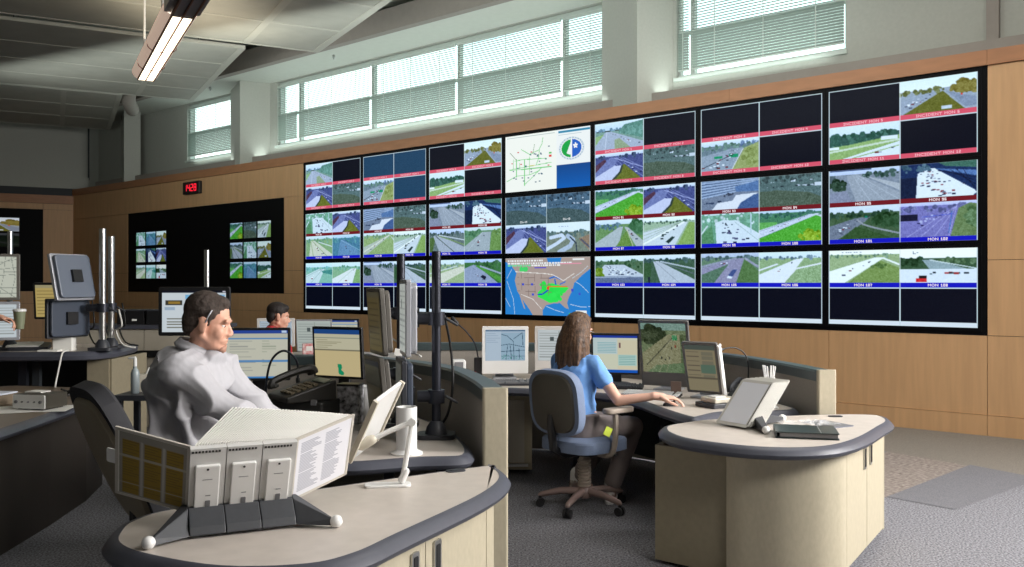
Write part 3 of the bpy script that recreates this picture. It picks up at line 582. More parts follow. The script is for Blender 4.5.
def pic_weather():
    s = Pic(192,108,(40,128,206)); land = (168,154,148)
    s.poly([(.12,.0),(.0,.0),(.0,.06),(.06,.1),(.14,.26),(.12,.4),(.15,.58),(.2,.7),(.3,.9),(.34,1.0),(.46,1.0),(.46,.9),(.5,.82),(.58,.79),(.66,.78),(.72,.86),(.76,.88),(.74,.78),(.76,.68),(.8,.56),(.82,.44),(.9,.32),(1,.2),(1,0)],land)
    s.poly([(.5,0),(.52,.08),(.6,.12),(.66,.1),(.68,0)],(40,128,206)); s.poly([(.16,.62),(.22,.84),(.26,.96),(.24,.82),(.19,.66)],(40,128,206)); s.poly([(.18,.66),(.2,.66),(.25,.9),(.23,.88)],land)
    G = (46,226,84)
    s.poly([(.4,.6),(.46,.52),(.44,.42),(.48,.4),(.5,.5),(.56,.44),(.66,.48),(.76,.52),(.72,.6),(.66,.64),(.64,.76),(.54,.78),(.46,.72),(.4,.68)],G); s.trees(.45,.72,G,3,26,.42,.68,.04,6); s.trees(.17,.22,(70,210,110),4,6,.2,.26,.03,4)
    s.path([(.54,.36),(.6,.33),(.66,.37)],.03,(40,110,200)); s.path([(.6,.38),(.61,.46)],.03,(40,110,200)); s.path([(.66,.46),(.72,.42)],.02,(40,110,200))
    for x in (.2,.28,.36,.44,.52): s.path([(x,.28),(x+.01,.66)],.006,(120,104,100))
    for y in (.34,.46,.58): s.path([(.15,y),(.56,y+.02)],.006,(120,104,100))
    s.path([(.13,.24),(.5,.28),(.58,.3),(.7,.4),(.82,.28)],.012,(226,226,222)); s.path([(.2,.64),(.34,.72),(.44,.88)],.01,(230,228,226)); s.path([(.52,.5),(.62,.5),(.74,.5)],.02,(220,120,40)); s.path([(.4,.64),(.46,.63),(.52,.56)],.025,(30,70,190)); s.disc(.52,.53,.03,(220,80,60))
    for pts in ([(.02,.4),(.06,.56),(.1,.72),(.12,1)],[(.02,.36),(.08,.2)],[(.78,.8),(.9,.84),(1,.83)],[(.84,.42),(.9,.48),(.98,.6)],[(.5,.84),(.6,.9),(.7,.94)],[(.0,.7),(.06,.86)],[(.8,.36),(.9,.26),(.97,.16)]): s.path(pts,.008,(200,224,240))
    for x, y in ((.33,.46),(.34,.64),(.8,.56),(.88,.62),(.22,.46)): s.rect(x-.012,y-.02,x+.012,y+.02,(60,80,200))
    g = np.random.RandomState(2)
    for r, (y, x1) in enumerate(((.04,.46),(.085,.8),(.12,.66))):
        x = .03
        while x < x1: w = .01+.03*g.rand(); s.rect(x,y,x+w,y+.028,(232,238,240) if r != 2 or x > .3 else (120,220,160)); x += w+.008
    s.rect(.8,.03,.93,.06,(232,238,240)); s.rect(.66,.1,.9,.125,(220,150,170)); s.rect(.36,.165,.5,.185,(80,70,200)); s.rect(.84,.9,.96,.94,(236,240,240)); s.rect(.76,.94,.8,.97,(60,210,90))
    s.a[0] = .8
    return s
# --- desktop pictures
def ui_app(seed=0, bg=(196,196,180), tb=(40,70,150), bars=((.16,(90,140,190)),(.62,(90,140,190)))):
    s = Pic(88,68,bg); g = np.random.RandomState(seed)
    s.rect(0,0,1,.07,tb); s.rect(.9,.01,.98,.06,(190,210,235)); s.rect(0,.07,1,.16,tuple(int(v*.95) for v in bg))
    for y, col in bars: s.rect(0,y,1,y+.035,col)
    for r in range(13):
        y = .22+.055*r
        if g.rand() < .8: s.rect(.06,y,.06+.36*g.rand()+.1,y+.016,(150,152,146),.8)
        if g.rand() < .7: s.rect(.58,y,.6+.3*g.rand(),y+.016,(150,158,140),.8)
    s.rect(0,.96,1,1,(70,130,190)); return s
def ui_tan(seed=0):
    s = Pic(88,68,(196,180,136)); s.rect(0,0,1,.10,(30,70,130)); s.rect(0,.10,1,.42,(190,186,160)); s.rect(0,.42,1,.45,(120,116,96)); s.rect(0,.17,1,.19,(120,130,120))
    for r in range(5): s.rect(.04,.22+.04*r,.3+.1*((r*7)%4),.235+.04*r,(150,146,120))
    s.poly([(.5,.74),(.58,.73),(.6,.8),(.58,.86),(.64,.92),(.62,.97),(.52,.96)],(20,140,96)); return s
def ui_roads():
    s = Pic(96,76,(166,186,204)); s.rect(0,0,1,.05,(90,120,150)); s.rect(0,.05,.4,1,(178,196,212))
    for r in range(6): s.rect(.03,.12+.07*r,.26+.06*(r%3),.13+.07*r,(140,160,184))
    D = (56,90,110); s.rect(.4,.1,1,.97,(150,178,198))
    for pts in ([(.4,.15),(.55,.2),(.7,.38),(.72,.95)],[(.92,.1),(.7,.3)],[(.92,.1),(.94,.5)],[(.4,.5),(.6,.46),(.98,.56)],[(.4,.7),(.98,.66)],[(.56,.5),(.52,.95)],[(.62,.5),(.66,.95)],[(.84,.6),(.86,.95)],[(.4,.85),(.98,.85)]): s.path(pts,.02,D)
    g = np.random.RandomState(1)
    for k in range(34): x, y = .42+.5*g.rand(), .8+.15*g.rand(); s.rect(x,y,x+.02,y+.02,(60,150,130))
    return s
def ui_web():
    s = Pic(88,68,(206,216,222)); s.rect(0,0,1,.06,(20,22,34)); s.rect(.94,.01,.99,.05,(200,200,210)); s.rect(.06,.24,.32,.36,(60,60,52)); s.rect(.1,.27,.28,.33,(150,120,50)); s.rect(.05,.4,.2,.47,(160,180,200)); s.rect(.36,.1,.5,.2,(120,180,220)); s.rect(.7,.1,.98,.2,(120,180,220))
    for r in range(4): s.rect(.08,.66+.07*r,.32,.69+.07*r,(120,120,110)); s.rect(.44,.3+.1*r,.96,.33+.1*r,(196,206,214))
    s.rect(.44,.7,1,.9,(90,170,210)); return s
def ui_form():
    s = Pic(96,72,(206,210,188)); s.rect(0,0,1,.07,(30,60,160)); s.rect(0,.07,.55,.5,(188,206,206)); s.rect(.55,.12,1,.9,(210,204,176))
    for r in range(7): s.rect(.1,.2+.04*r,.52,.215+.04*r,(110,170,180))
    s.rect(.56,.52,.98,.8,(176,208,200))
    for r in range(6): s.rect(.58,.54+.045*r,.95,.555+.045*r,(110,160,160))
    s.rect(.58,.2,.63,.34,(120,90,90)); s.rect(0,.92,1,1,(20,90,190)); return s
def ui_hwy():
    s = Pic(64,76,(120,136,100)); s.rect(0,0,1,.14,(136,168,156)); s.trees(.1,.42,(58,70,44),2,50,0,.5,.06); s.poly([(.0,.8),(0,.62),(.62,.22),(.86,.22),(.86,1),(0,1)],(150,150,116)); s.line((.1,.85),(.75,.24),.02,(70,70,56)); s.poly([(.86,.22),(1,.24),(1,1),(.86,1)],(96,110,76)); s.rect(.68,.24,.8,.34,(30,150,90)); s.poly([(.1,1),(.3,.85),(.95,.78),(.9,1)],(96,130,92),.7)
    for x, y in ((.42,.7),(.5,.73),(.6,.7),(.74,.46),(.66,.5)): s.rect(x,y-.025,x+.03,y+.025,(40,44,40) if x < .7 else (150,70,50))
    for k in range(3): s.line((.2+.16*k,1),(.72+.03*k,.22),.012,(176,176,146),.7)
    s.noise(10,0,1,5,1); s.noise(8,0,1,6,2); return s
def ui_touch():
    s = Pic(48,76,(150,140,112)); s.rect(0,0,1,.1,(84,94,86))
    for r in range(6): s.rect(.05,.14+.1*r,.46,.16+.1*r,(110,100,84)); s.rect(.55,.14+.1*r,.92,.22+.1*r,(128,124,104))
    s.rect(.48,.42,.95,.6,(96,122,104)); s.rect(0,.7,1,.74,(104,96,80)); return s
def ui_sheet(bg=(200,206,200)):
    s = Pic(72,56,bg)
    for r in range(10):
        s.rect(.04,.1+.085*r,.5,.12+.085*r,(140,146,144)); s.rect(.56,.1+.085*r,.95,.12+.085*r,(150,156,154))
    s.rect(.3,.24,.4,.36,(80,90,90)); s.rect(.52,.05,.535,.95,(150,160,150)); return s
def ui_mapgrey():
    s = Pic(64,60,(196,200,186)); g = np.random.RandomState(8)
    for k in range(9): s.path([(g.rand(),0),(g.rand(),.5),(g.rand(),1)],.012,(130,136,128))
    for k in range(6): y = g.rand(); s.path([(0,y),(.5,y+.1*g.randn()),(1,y)],.012,(130,136,128))
    return s
def ui_yellow():
    s = Pic(64,60,(206,182,112)); s.rect(0,0,1,.1,(180,170,130))
    for r in range(8): s.rect(.05,.18+.1*r,.9,.2+.1*r,(120,104,60))
    return s
# --- one screen: a fine grid of vertices, one painted colour each
def emis(name, strength):
    if name in MATS: return MATS[name]
    m = bpy.data.materials.new(name); m.use_nodes = True; nt = m.node_tree; b = nt.nodes['Principled BSDF']
    at = nt.nodes.new('ShaderNodeVertexColor'); at.layer_name = 'picture'
    b.inputs['Base Color'].default_value = (.006,.006,.008,1); b.inputs['Roughness'].default_value = .35; b.inputs['Specular IOR Level'].default_value = .06
    nt.links.new(at.outputs['Color'], b.inputs['Emission Color']); b.inputs['Emission Strength'].default_value = strength
    MATS[name] = m; return m
M_scr = emis('lit_screen', 1.0); M_scr2 = emis('lit_desktop_screen', .85); M_scr3 = emis('dim_screen', .62)
M_print = bpy.data.materials.new('printed_sheet'); M_print.use_nodes = True
_at = M_print.node_tree.nodes.new('ShaderNodeVertexColor'); _at.layer_name = 'picture'
M_print.node_tree.links.new(_at.outputs['Color'], M_print.node_tree.nodes['Principled BSDF'].inputs['Base Color']); M_print.node_tree.nodes['Principled BSDF'].inputs['Roughness'].default_value = .6
def screen_mesh(name, pic, w, h, m, parent, M=None, smooth=True):
    """upright sheet in the local XZ plane, facing local -Y, centred on its origin"""
    a = np.clip(pic.a, 0, 1); Hh, W = a.shape[:2]
    l = np.where(a <= .04045, a/12.92, ((a+.055)/1.055)**2.4)
    xs_ = np.linspace(-w/2, w/2, W); zs_ = np.linspace(h/2, -h/2, Hh)
    X, Z = np.meshgrid(xs_, zs_); v = np.zeros((Hh*W,3), np.float32); v[:,0] = X.ravel(); v[:,2] = Z.ravel()
    i = np.arange(Hh*W).reshape(Hh, W)
    q = np.stack([i[:-1,:-1], i[1:,:-1], i[1:,1:], i[:-1,1:]], -1).reshape(-1,4)
    me = bpy.data.meshes.new(name); nq = len(q)
    me.vertices.add(len(v)); me.vertices.foreach_set('co', v.ravel())
    me.loops.add(nq*4); me.loops.foreach_set('vertex_index', q.ravel().astype(np.int32))
    me.polygons.add(nq); me.polygons.foreach_set('loop_start', np.arange(0,nq*4,4,dtype=np.int32))
    me.update(calc_edges=True); me.validate()
    ca = me.color_attributes.new('picture','FLOAT_COLOR','POINT')
    ca.data.foreach_set('color', np.concatenate([l.reshape(-1,3), np.ones((Hh*W,1))],1).astype(np.float32).ravel())
    me.materials.append(m)
    o = bpy.data.objects.new(name, me); COL.objects.link(o); o.parent = parent
    if M is not None: o.matrix_local = M
    return o
# ------------------------------------------------------------------ the video wall: 7 x 3 displays
PW, PH, BZ = 1.598, .90, .038
M_bez = mat('display_bezel', c(9,10,14), .5, spec=.12)
IN = lambda a, b, cc, d: ['INCIDENT MON %d' % n for n in (a,b,cc,d)]
MN = lambda a, b, cc, d: ['MON %d' % n for n in (a,b,cc,d)]
DIV = lambda p: s_park(p, (84,108,124))
ROWS = [
 [disp([s_hill,s_black,s_ramp,s_park],[PINK,PINK],IN(1,2,7,8)), disp([s_blue,s_blue,s_city,s_blue],[PINK,PINK],IN(3,4,9,10)), disp([s_black,s_wedge,s_ridge,s_black],[PINK,PINK],IN(5,6,11,12)), pic_map(),
  disp([s_hill,s_black,s_ramp,s_park],[PINK,PINK],IN(1,2,7,8)), disp([s_black,s_black,s_city,s_black],[PINK,PINK],IN(3,4,9,10)), disp([s_black,s_wedge,s_ridge,s_black],[PINK,PINK],IN(5,6,11,12))],
 [disp([s_wide,s_ramp,s_tan2,s_teal],[RED,BLUE],MN(61,62,67,68)), disp([s_build,s_park,s_tan,s_pale],[RED,BLUE],MN(63,64,69,70)), disp([s_bridge,s_span,s_lanes,s_grey],[RED,BLUE],MN(65,66,71,72)),
  disp([DIV,DIV,s_ramp,s_curve],[None,None],[None]*4), disp([s_meadow,s_ramp,s_verge,s_pale],[RED,BLUE],MN(91,92,97,98)), disp([s_build,s_park,s_wide,s_meadow],[RED,BLUE],MN(93,94,99,100)), disp([s_bridge,s_span,s_dkcurve,s_purple],[RED,BLUE],MN(95,96,101,102))],
 [disp_half([s_haze,s_haze2],MN(73,74,0,0)), disp_half([s_bridge,s_deck],MN(75,76,0,0)), disp_half([s_fields,s_glade],MN(77,78,0,0)), pic_weather(),
  disp_half([s_lot,s_deck],MN(103,104,0,0)), disp_half([s_truck,s_side],MN(105,106,0,0)), disp_half([s_bright,s_cross],MN(107,108,0,0))]]
dv = ROWS[1][3]; dv.text(.23,.44,'Div-A',(240,246,250),1); dv.text(.74,.43,'Div-B',(240,246,250),1)
CN = ['first column from the room corner','second column from the room corner','third column from the room corner','middle column','third column from the right end','second column from the right end','column at the right end']
RN = ['top row','middle row','bottom row']
WH = {(0,3):'with pale road map and round emblem',(1,3):'showing four road cameras without caption bars',(2,3):'showing a blue and tan weather map',
 (0,0):'showing two road cameras and pink bars',(0,1):'mostly blank blue',(0,2):'half blank, pink bars',(0,4):'with one blank quarter, pink bars',(0,5):'mostly blank black, pink bars',(0,6):'with two blank quarters, pink bars'}
for r in range(3):
    for k in range(7):
        xm = V0+.045+PW*(k+.5); zm = 3.757-PH*(r+.5)
        lab = 'video display, %s, %s, %s' % (RN[r], CN[k], WH.get((r,k), 'four road views, red and blue bars' if r == 1 else 'two road views, blank lower half'))
        if len(lab.split()) > 16 or 1: lab = lab.replace('from the room corner','from corner').replace('from the right end','from right').replace('column at the right end','right end column')
        root = thing('video_display', lab, 'video display', wp(xm, DW, zm-PH/2), RZW, 'road camera displays on the video wall')
        q = MB(); q.box(0,-.001,PH/2,PW-.004,.012,PH-.004); q.build('bezel', M_bez, root)
        screen_mesh('screen', ROWS[r][k], PW-2*BZ, PH-2*BZ, M_scr, root, Matrix.Translation((0,-.0085,PH/2)))
# ---------------- the farther, dark video wall
fs = [s_wide,s_teal,s_wedge,s_tan2,s_span,s_ramp,s_fields,s_haze,s_cross]
fs2 = [s_meadow,s_park,s_pale,s_lanes,s_wide,s_wedge,s_meadow,s_teal,s_ridge]
def wallxz(px, py, d):
    a = (px-512)/875; b = -(py-283.5)/875; Y = d/(NW[1]+NW[0]*a); return a*Y*RW[0]+Y*RW[1], H+b*Y
for cl, (x0,x1,y0,y1,fl_,nm) in enumerate(((136.3,167,231.5,280,fs,'far'),(230,272,221,280,fs2,'near'))):
    X0, Z1 = wallxz(x0,y0,DW); X1, Z0 = wallxz(x1,y1,DW); 
    Z1 = wallxz((x0+x1)/2,(y0+ (229 if cl == 0 else 219))/2,DW)[1]; Z0 = wallxz((x0+x1)/2,y1,DW)[1]
    w = (X1-X0)/3; h = (Z1-Z0)/3
    for r in range(3):
        for k in range(3):
            p = Pic(48,34); fl_[r*3+k](p); grain(p, r*3+k)
            root = thing('wall_monitor', 'small lit picture, %s row, %s, in the %s cluster of the dark wall' % (['top','middle','bottom'][r], ['far column','middle column','near column'][k], ['farther','nearer'][cl]), 'video display', wp(X0+w*(k+.5), DW, Z1-h*(r+1)), RZW, 'small pictures on the dark video wall')
            q = MB(); q.box(0,-.003,h/2,w-.004,.014,h-.004); q.build('bezel', M_bez, root)
            screen_mesh('screen', p, w*.9, h*.8, M_scr3, root, Matrix.Translation((0,-.0115,h/2)))
# pictures on the left wall's black panel
for k, (zc, fn, lab) in enumerate(((3.0,s_wedge,'lit picture on the black panel of the left wall'),(2.62,s_dkcurve,'dim dark picture under the lit one on the left wall'))):
    root = thing('wall_monitor', lab, 'video display', (CX0-.886*1.75,CY0-.463*1.75,zc-.18), RZG, 'pictures on the left wall')
    q = MB(); q.box(0,0,.18,1.14,.02,.36); q.build('bezel', M_bez, root)
    p = Pic(48,36); fn(p); p.a *= 1 if k == 0 else .3
    screen_mesh('screen', p, 1.1, .33, M_scr3, root, Matrix.Translation((0,-.0115,.18)))
# ---------------- red digital clock
ck = thing('digital_clock', 'black wall clock with red digits reading 1428', 'clock', wp(-17.0,DW,3.44), RZW)
q = MB(); q.box(0,-.04,.13,.64,.08,.26); q.build('case', M_blackp, ck, bevel=.012)
M_led = mat('red_led', c(255,30,50), .5, emit=c(255,36,60), estr=1.2)
SEG = {'1':'bc','4':'fgbc','2':'abged','8':'abcdefg'}
for i, ch in enumerate('1428'):
    q = MB(); cx = -.2+.125*i; hw, hh, t = .038, .068, .016
    P_ = {'a':(0,hh,2*hw,t),'g':(0,0,2*hw,t),'d':(0,-hh,2*hw,t),'f':(-hw,hh/2,t,hh),'b':(hw,hh/2,t,hh),'e':(-hw,-hh/2,t,hh),'c':(hw,-hh/2,t,hh)}
    for sg in SEG[ch]: x, z, w, h2 = P_[sg]; q.box(cx+x,-.0815,.13+z,w,.003,h2)
    q.build('digit', M_led, ck)
# ------------------------------------------------------------------ consoles
DZ = .735
def offset_closed(path, d):
    n = len(path); out = []
    for i in range(n):
        t = Vector(path[(i+1)%n][:2])-Vector(path[i-1][:2]); t.normalize(); nn = Vector((t.y,-t.x)); p = Vector(path[i][:2])+nn*d; out.append((p.x,p.y))
    return out
def ccw(p): return p if sum(p[i][0]*p[(i+1)%len(p)][1]-p[(i+1)%len(p)][0]*p[i][1] for i in range(len(p))) > 0 else p[::-1]
def worktop(name, label, outline, z=DZ, group=None, k=6, lam=None, edge=None, ew=.05, et=.055):
    """laminate top with a sloped rubber edge; the outline is in plan, the thing's base sits at its middle"""
    path = ccw([q[:2] for q in catmull([(*p,0) for p in outline], k, True)])
    cx = sum(p[0] for p in path)/len(path); cy = sum(p[1] for p in path)/len(path)
    path = [(x-cx,y-cy) for x,y in path]
    root = thing(name, label, 'worktop', (cx,cy,z), 0, group)
    q = MB(); q.prism(offset_closed(path,-ew+.004), -et, 0); q.build('top_surface', lam or M_lam, root)
    q = MB(); q.sweep(path, [(-ew,.001),(-ew*.55,-.004),(-.012,-.018),(0,-.034),(-.006,-et+.006),(-.02,-et-.004),(-ew,-et-.004)], True); q.build('edge_band', edge or M_edge, root, smooth='auto')
    return root
def spl(p, k=8): return [q[:2] for q in catmull([(*a,0) for a in p], k)]
def partition(label, line, z1, t=.12, ends=(True, True), z0=.0, capm=None):
    """curved fabric screen with a dark cap rail and pale end panels"""
    path = spl(line); cx, cy = path[len(path)//2]; path = [(x-cx,y-cy) for x,y in path]
    root = thing('curved_screen', label, 'partition', (cx,cy,0), 0, 'console partitions')
    q = MB(); q.sweep(path, [(t/2-.012,.03),(t/2-.012,z1-.07),(-t/2+.012,z1-.07),(-t/2+.012,.03)]); q.build('fabric_panel', M_fab, root, smooth='auto')
    q = MB(); q.sweep(path, [(t/2,z1-.07),(t/2,z1-.012),(t/2-.012,z1),(-t/2+.012,z1),(-t/2,z1-.012),(-t/2,z1-.07)]); q.build('cap_rail', M_cap, root, smooth='auto')
    for e, on in zip((0,-1), ends):
        if not on: continue
        a = Vector(path[e]); b = Vector(path[1 if e == 0 else -2]); d = (a-b).normalized(); p = a+d*.016
        q = MB(); q.rbox(0,0,z1/2+.004,t+.012,.032,z1-.0,.014,4,axis='Z', M=Matrix.Translation((p.x,p.y,0)) @ Matrix.Rotation(math.atan2(d.y,d.x)+PI/2,4,'Z'))
        q.build('end_panel', M_cab, root)
    return root
def cabinet_along(name, label, pts, z0, z1, doors, mats, kick=True, inset=.1, back=None):
    pass
# ---- right desk: free-standing rounded pedestal desk
DA = [(.82,4.9),(.86,5.04),(1.0,5.18),(1.2,5.3),(1.6,5.42),(2.05,5.5),(2.27,5.47),(2.31,5.36),(2.26,5.17),(2.12,4.96),(1.88,4.62),(1.67,4.40),(1.48,4.31),(1.28,4.31),(1.08,4.40),(.89,4.58),(.825,4.76)]
worktop('worktop', 'rounded grey worktop with the black binder, on the cabinet by the aisle', DA, group='grey laminate worktops', k=5)
def wall_strip(mb, path, z0, z1, t):
    n = len(path); vs = []; 
    mb.sweep(path, [(0,z0),(0,z1),(-t,z1),(-t,z0)])
ca = thing('pedestal_cabinet', 'beige curved cabinet with two doors under the aisle worktop', 'cabinet', (1.5,4.7,0))
def rel(path, o=(1.5,4.7)): return [(x-o[0],y-o[1]) for x,y in path]
q = MB(); wall_strip(q, rel([(.795,4.86),(1.125,4.6)]), .02, .655, .03); wall_strip(q, rel([(1.25,5.24),(.92,5.08),(.795,4.86)]), .02,.655,.03); q.build('side_panel', M_cabd, ca)
q = MB(); q.sweep(rel(spl([(1.12,4.57),(1.2,4.49),(1.36,4.43),(1.55,4.435),(1.68,4.49),(1.745,4.56)],8)), [(0,.05),(0,.676),(-.03,.676),(-.03,.05)]); q.build('curved_panel', M_cab, ca, smooth='auto')
q = MB(); wall_strip(q, rel([(1.18,4.9),(1.12,4.57)]), .05,.676,.03); q.build('return_panel', M_cabd, ca)
A0, A1 = Vector((1.745,4.56)), Vector((2.28,5.36))
def lerp(t): p = A0.lerp(A1,t); return (p.x,p.y)
for a, b in ((0.004,.498),(.502,1.0)):
    q = MB(); wall_strip(q, rel([lerp(a),lerp(b-.004)]), .06,.672,.022); dr = q.build('door', M_cab, ca)
    hp = A0.lerp(A1, .42 if a < .4 else .58); dd = (A1-A0).normalized(); nn = Vector((dd.y,-dd.x))
    q = MB(); Mx = Matrix.Translation((hp.x-1.5+nn.x*.003,hp.y-4.7+nn.y*.003,.575)) @ Matrix.Rotation(math.atan2(dd.y,dd.x),4,'Z')
    q.rbox(0,0,0,.045,.012,.125,.008,4,axis='Y',M=Mx); h = q.build('recessed_pull', M_steel, dr)
    q = MB(); q.rbox(0,-.006,0,.026,.004,.1,.006,4,axis='Y',M=Mx); q.build('pull_slot', M_blackp, h) if False else q.build('pull_slot', M_blackp, dr)
q = MB(); wall_strip(q, rel([lerp(1.0),(2.2,5.41),(1.9,5.39),(1.25,5.25)]), .05,.676,.03); q.build('end_panel', M_cab, ca)
q = MB(); q.prism(rel([(1.17,4.62),(1.3,4.5),(1.6,4.5),(1.72,4.6),(2.2,5.33),(1.9,5.34),(1.25,5.16)]), 0, .06); q.build('toe_kick', M_kick, ca)
q = MB(); q.prism(rel([(1.17,4.62),(1.3,4.5),(1.6,4.5),(1.72,4.6),(2.2,5.33),(1.9,5.34),(1.25,5.16)]), .64, .676); q.build('carcass_top', M_cabd, ca)
# ---- near desk: same family, lower left of the picture
DN = [(-1.33,2.86),(-1.345,3.02),(-1.24,3.21),(-.75,3.54),(-.14,3.95),(-.05,3.9),(-.005,3.72),(-.03,3.52),(-.12,3.27),(-.33,2.84),(-.44,2.62),(-.58,2.5),(-.85,2.48),(-1.13,2.6),(-1.27,2.72)]
worktop('worktop', 'rounded grey worktop nearest the camera, under the page rack', DN, group='grey laminate worktops', k=5)
cn = thing('pedestal_cabinet', 'pale wooden cabinet with recessed pulls under the nearest worktop', 'cabinet', (-.5,3.1,0))
reln = lambda p: rel(p, (-.5,3.1))
B0, B1 = Vector((-.5,2.62)), Vector((-.075,3.60))
def lb(t): p = B0.lerp(B1,t); return (p.x,p.y)
for a, b, hh in ((0,.46,.385),(.465,.93,.535)):
    q = MB(); wall_strip(q, reln([lb(a),lb(b)]), .06,.672,.022); dr = q.build('door', M_cab, cn)
    hp = B0.lerp(B1,hh); dd = (B1-B0).normalized(); nn = Vector((dd.y,-dd.x)); Mx = Matrix.Translation((hp.x+.5+nn.x*.003,hp.y-3.1+nn.y*.003,.56)) @ Matrix.Rotation(math.atan2(dd.y,dd.x),4,'Z')
    q = MB(); q.rbox(0,0,0,.05,.012,.14,.008,4,axis='Y',M=Mx); q.build('recessed_pull', M_steel, dr)
    q = MB(); q.rbox(0,-.006,0,.028,.004,.11,.006,4,axis='Y',M=Mx); q.build('pull_slot', M_blackp, dr)
q = MB(); wall_strip(q, reln([lb(.935),lb(1.0),(-.1,3.8),(-.3,3.78),(-1.15,3.2),(-1.2,3.0)]), .05,.676,.03); q.build('side_panel', M_cab, cn)
q = MB(); wall_strip(q, reln(spl([(-1.2,3.0),(-1.15,2.8),(-.85,2.62),(-.62,2.57),(-.5,2.62)],6)), .05,.676,.03); q.build('curved_panel', M_cab, cn, smooth='auto')
q = MB(); q.prism(reln([(-.55,2.68),(-.14,3.6),(-.16,3.74),(-.3,3.72),(-1.1,3.2),(-1.14,3.0),(-1.1,2.85),(-.85,2.7)]), 0,.05); q.build('toe_kick', M_kick, cn)
q = MB(); q.prism(reln([(-.55,2.68),(-.14,3.6),(-.16,3.74),(-.3,3.72),(-1.1,3.2),(-1.14,3.0),(-1.1,2.85),(-.85,2.7)]), .64,.676); q.build('carcass_top', M_cabd, cn)
# ---- seated man's desk behind it
DD = [(-.19,4.15),(-.45,4.06),(-.72,3.96),(-.9,4.0),(-1.0,4.14),(-1.1,4.5),(-1.3,4.8),(-1.6,4.98),(-1.8,5.12),(-1.9,5.5),(-1.85,5.98),(-1.5,6.1),(-1.05,5.95),(-.72,5.62),(-.46,5.2),(-.26,4.68)]
worktop('worktop', 'curved grey worktop in front of the seated man, inside the curved partition', DD, group='grey laminate worktops')
partition('curved fabric partition beside the monitor poles, its pale end facing the camera', [(-.085,4.26),(-.17,4.7),(-.33,5.25),(-.58,5.68),(-.9,6.02),(-1.3,6.22),(-1.7,6.28),(-2.0,6.26)], 1.04, .115)
lg = thing('desk_leg_frame', 'dark steel leg frame under the seated man\'s worktop', 'desk frame', (-1.2,5.2,0))
for x, y in ((-.35,4.4),(-.75,5.35),(-1.7,5.8),(-1.65,5.2),(-1.2,5.0)):
    q = MB(); q.box(x+1.2,y-5.2,.34,.06,.06,.66); q.build('leg', M_dkmet, lg); 
# ---- woman's desk
DB = [(-.95,6.72),(-.6,6.88),(-.2,6.84),(.18,6.72),(.46,6.58),(.70,6.42),(.87,6.06),(.96,5.66),(1.05,5.34),(1.28,5.46),(1.6,5.52),(1.82,5.62),(1.88,5.78),(1.78,6.2),(1.62,6.68),(1.36,7.16),(1.02,7.56),(.4,7.9),(-.3,8.02),(-.8,8.0),(-1.0,7.4)]
DB[8:11] = [(1.1,5.30),(1.34,5.52),(1.6,5.56)]
worktop('worktop', 'curved grey worktop the woman works at, before the video wall', DB, group='grey laminate worktops')
partition('curved fabric partition behind the woman\'s monitors, pale end by the aisle', [(1.985,5.55),(1.9,6.1),(1.72,6.75),(1.45,7.24),(1.1,7.68),(.45,8.04),(-.3,8.17),(-.95,8.15)], 1.0, .115)
ub = thing('under_desk_cabinet', 'pale cabinet in the dark under the woman\'s worktop', 'cabinet', (-.15,7.3,0))
q = MB(); q.box(-.0,0,.35,.62,.5,.6); q.build('body', M_cabd, ub); q = MB(); q.box(.0,-.26,.36,.5,.02,.5); q.build('door', mat('door_fabric', c(150,144,132), .8), ub); q = MB(); q.box(.0,-.265,.09,.56,.03,.02); q.build('bottom_rail', M_steel, ub)
lw = thing('desk_leg_frame', 'dark steel leg frame under the woman\'s worktop', 'desk frame', (.9,6.8,0))
for x, y in ((.55,7.4),(1.35,6.0),(1.2,6.9),(-.7,7.5),(1.6,5.9)):
    q = MB(); q.box(x-.9,y-6.8,.34,.07,.07,.66); q.build('leg', M_dkmet, lw)
q = MB(); q.box(0,0,0,1.0,.02,.5, M=Matrix.Translation((.28,.25,.38)) @ Matrix.Rotation(R(-60),4,'Z')); q.build('modesty_panel', M_kick, lw)
# ---- left console: low keyboard worktop, raised monitor shelf
DE = [(-2.83,4.3),(-2.82,4.8),(-2.88,5.6),(-2.97,6.25),(-3.1,6.75),(-3.6,6.95),(-4.1,6.95),(-4.2,6.0),(-4.2,4.3),(-3.9,4.0),(-3.2,4.05)]
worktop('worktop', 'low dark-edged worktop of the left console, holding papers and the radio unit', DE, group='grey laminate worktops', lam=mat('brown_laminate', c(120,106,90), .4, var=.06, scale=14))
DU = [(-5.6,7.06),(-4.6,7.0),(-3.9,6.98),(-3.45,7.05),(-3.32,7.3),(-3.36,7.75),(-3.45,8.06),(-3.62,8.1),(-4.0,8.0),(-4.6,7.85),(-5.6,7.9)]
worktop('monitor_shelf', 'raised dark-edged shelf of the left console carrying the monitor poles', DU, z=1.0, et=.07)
lc = thing('console_base', 'beige end panel and dark legs carrying the left console', 'desk frame', (-4.0,7.3,0))
q = MB(); q.box(.56,-.02,.46,.17,.03,.92,R(8)); q.build('end_panel', M_cabd, lc)
q = MB(); q.box(.645,.35,.46,.03,.7,.92); q.build('side_panel', M_cabd, lc)
q = MB(); q.box(-.02,-.1,.46,.07,.04,.92); q.build('leg', M_dkmet, lc); q = MB(); q.box(.07,-.06,.46,.06,.04,.92); q.build('leg', M_kick, lc)
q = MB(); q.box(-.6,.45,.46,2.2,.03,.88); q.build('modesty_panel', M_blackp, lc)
q = MB(); q.box(-.3,-1.4,.34,.06,.06,.66); q.build('leg', M_dkmet, lc); q = MB(); q.box(.85,-1.2,.34,.06,.06,.66); q.build('leg', M_dkmet, lc); q = MB(); q.box(.9,-2.6,.34,.05,.5,.66); q.build('leg', M_dkmet, lc)
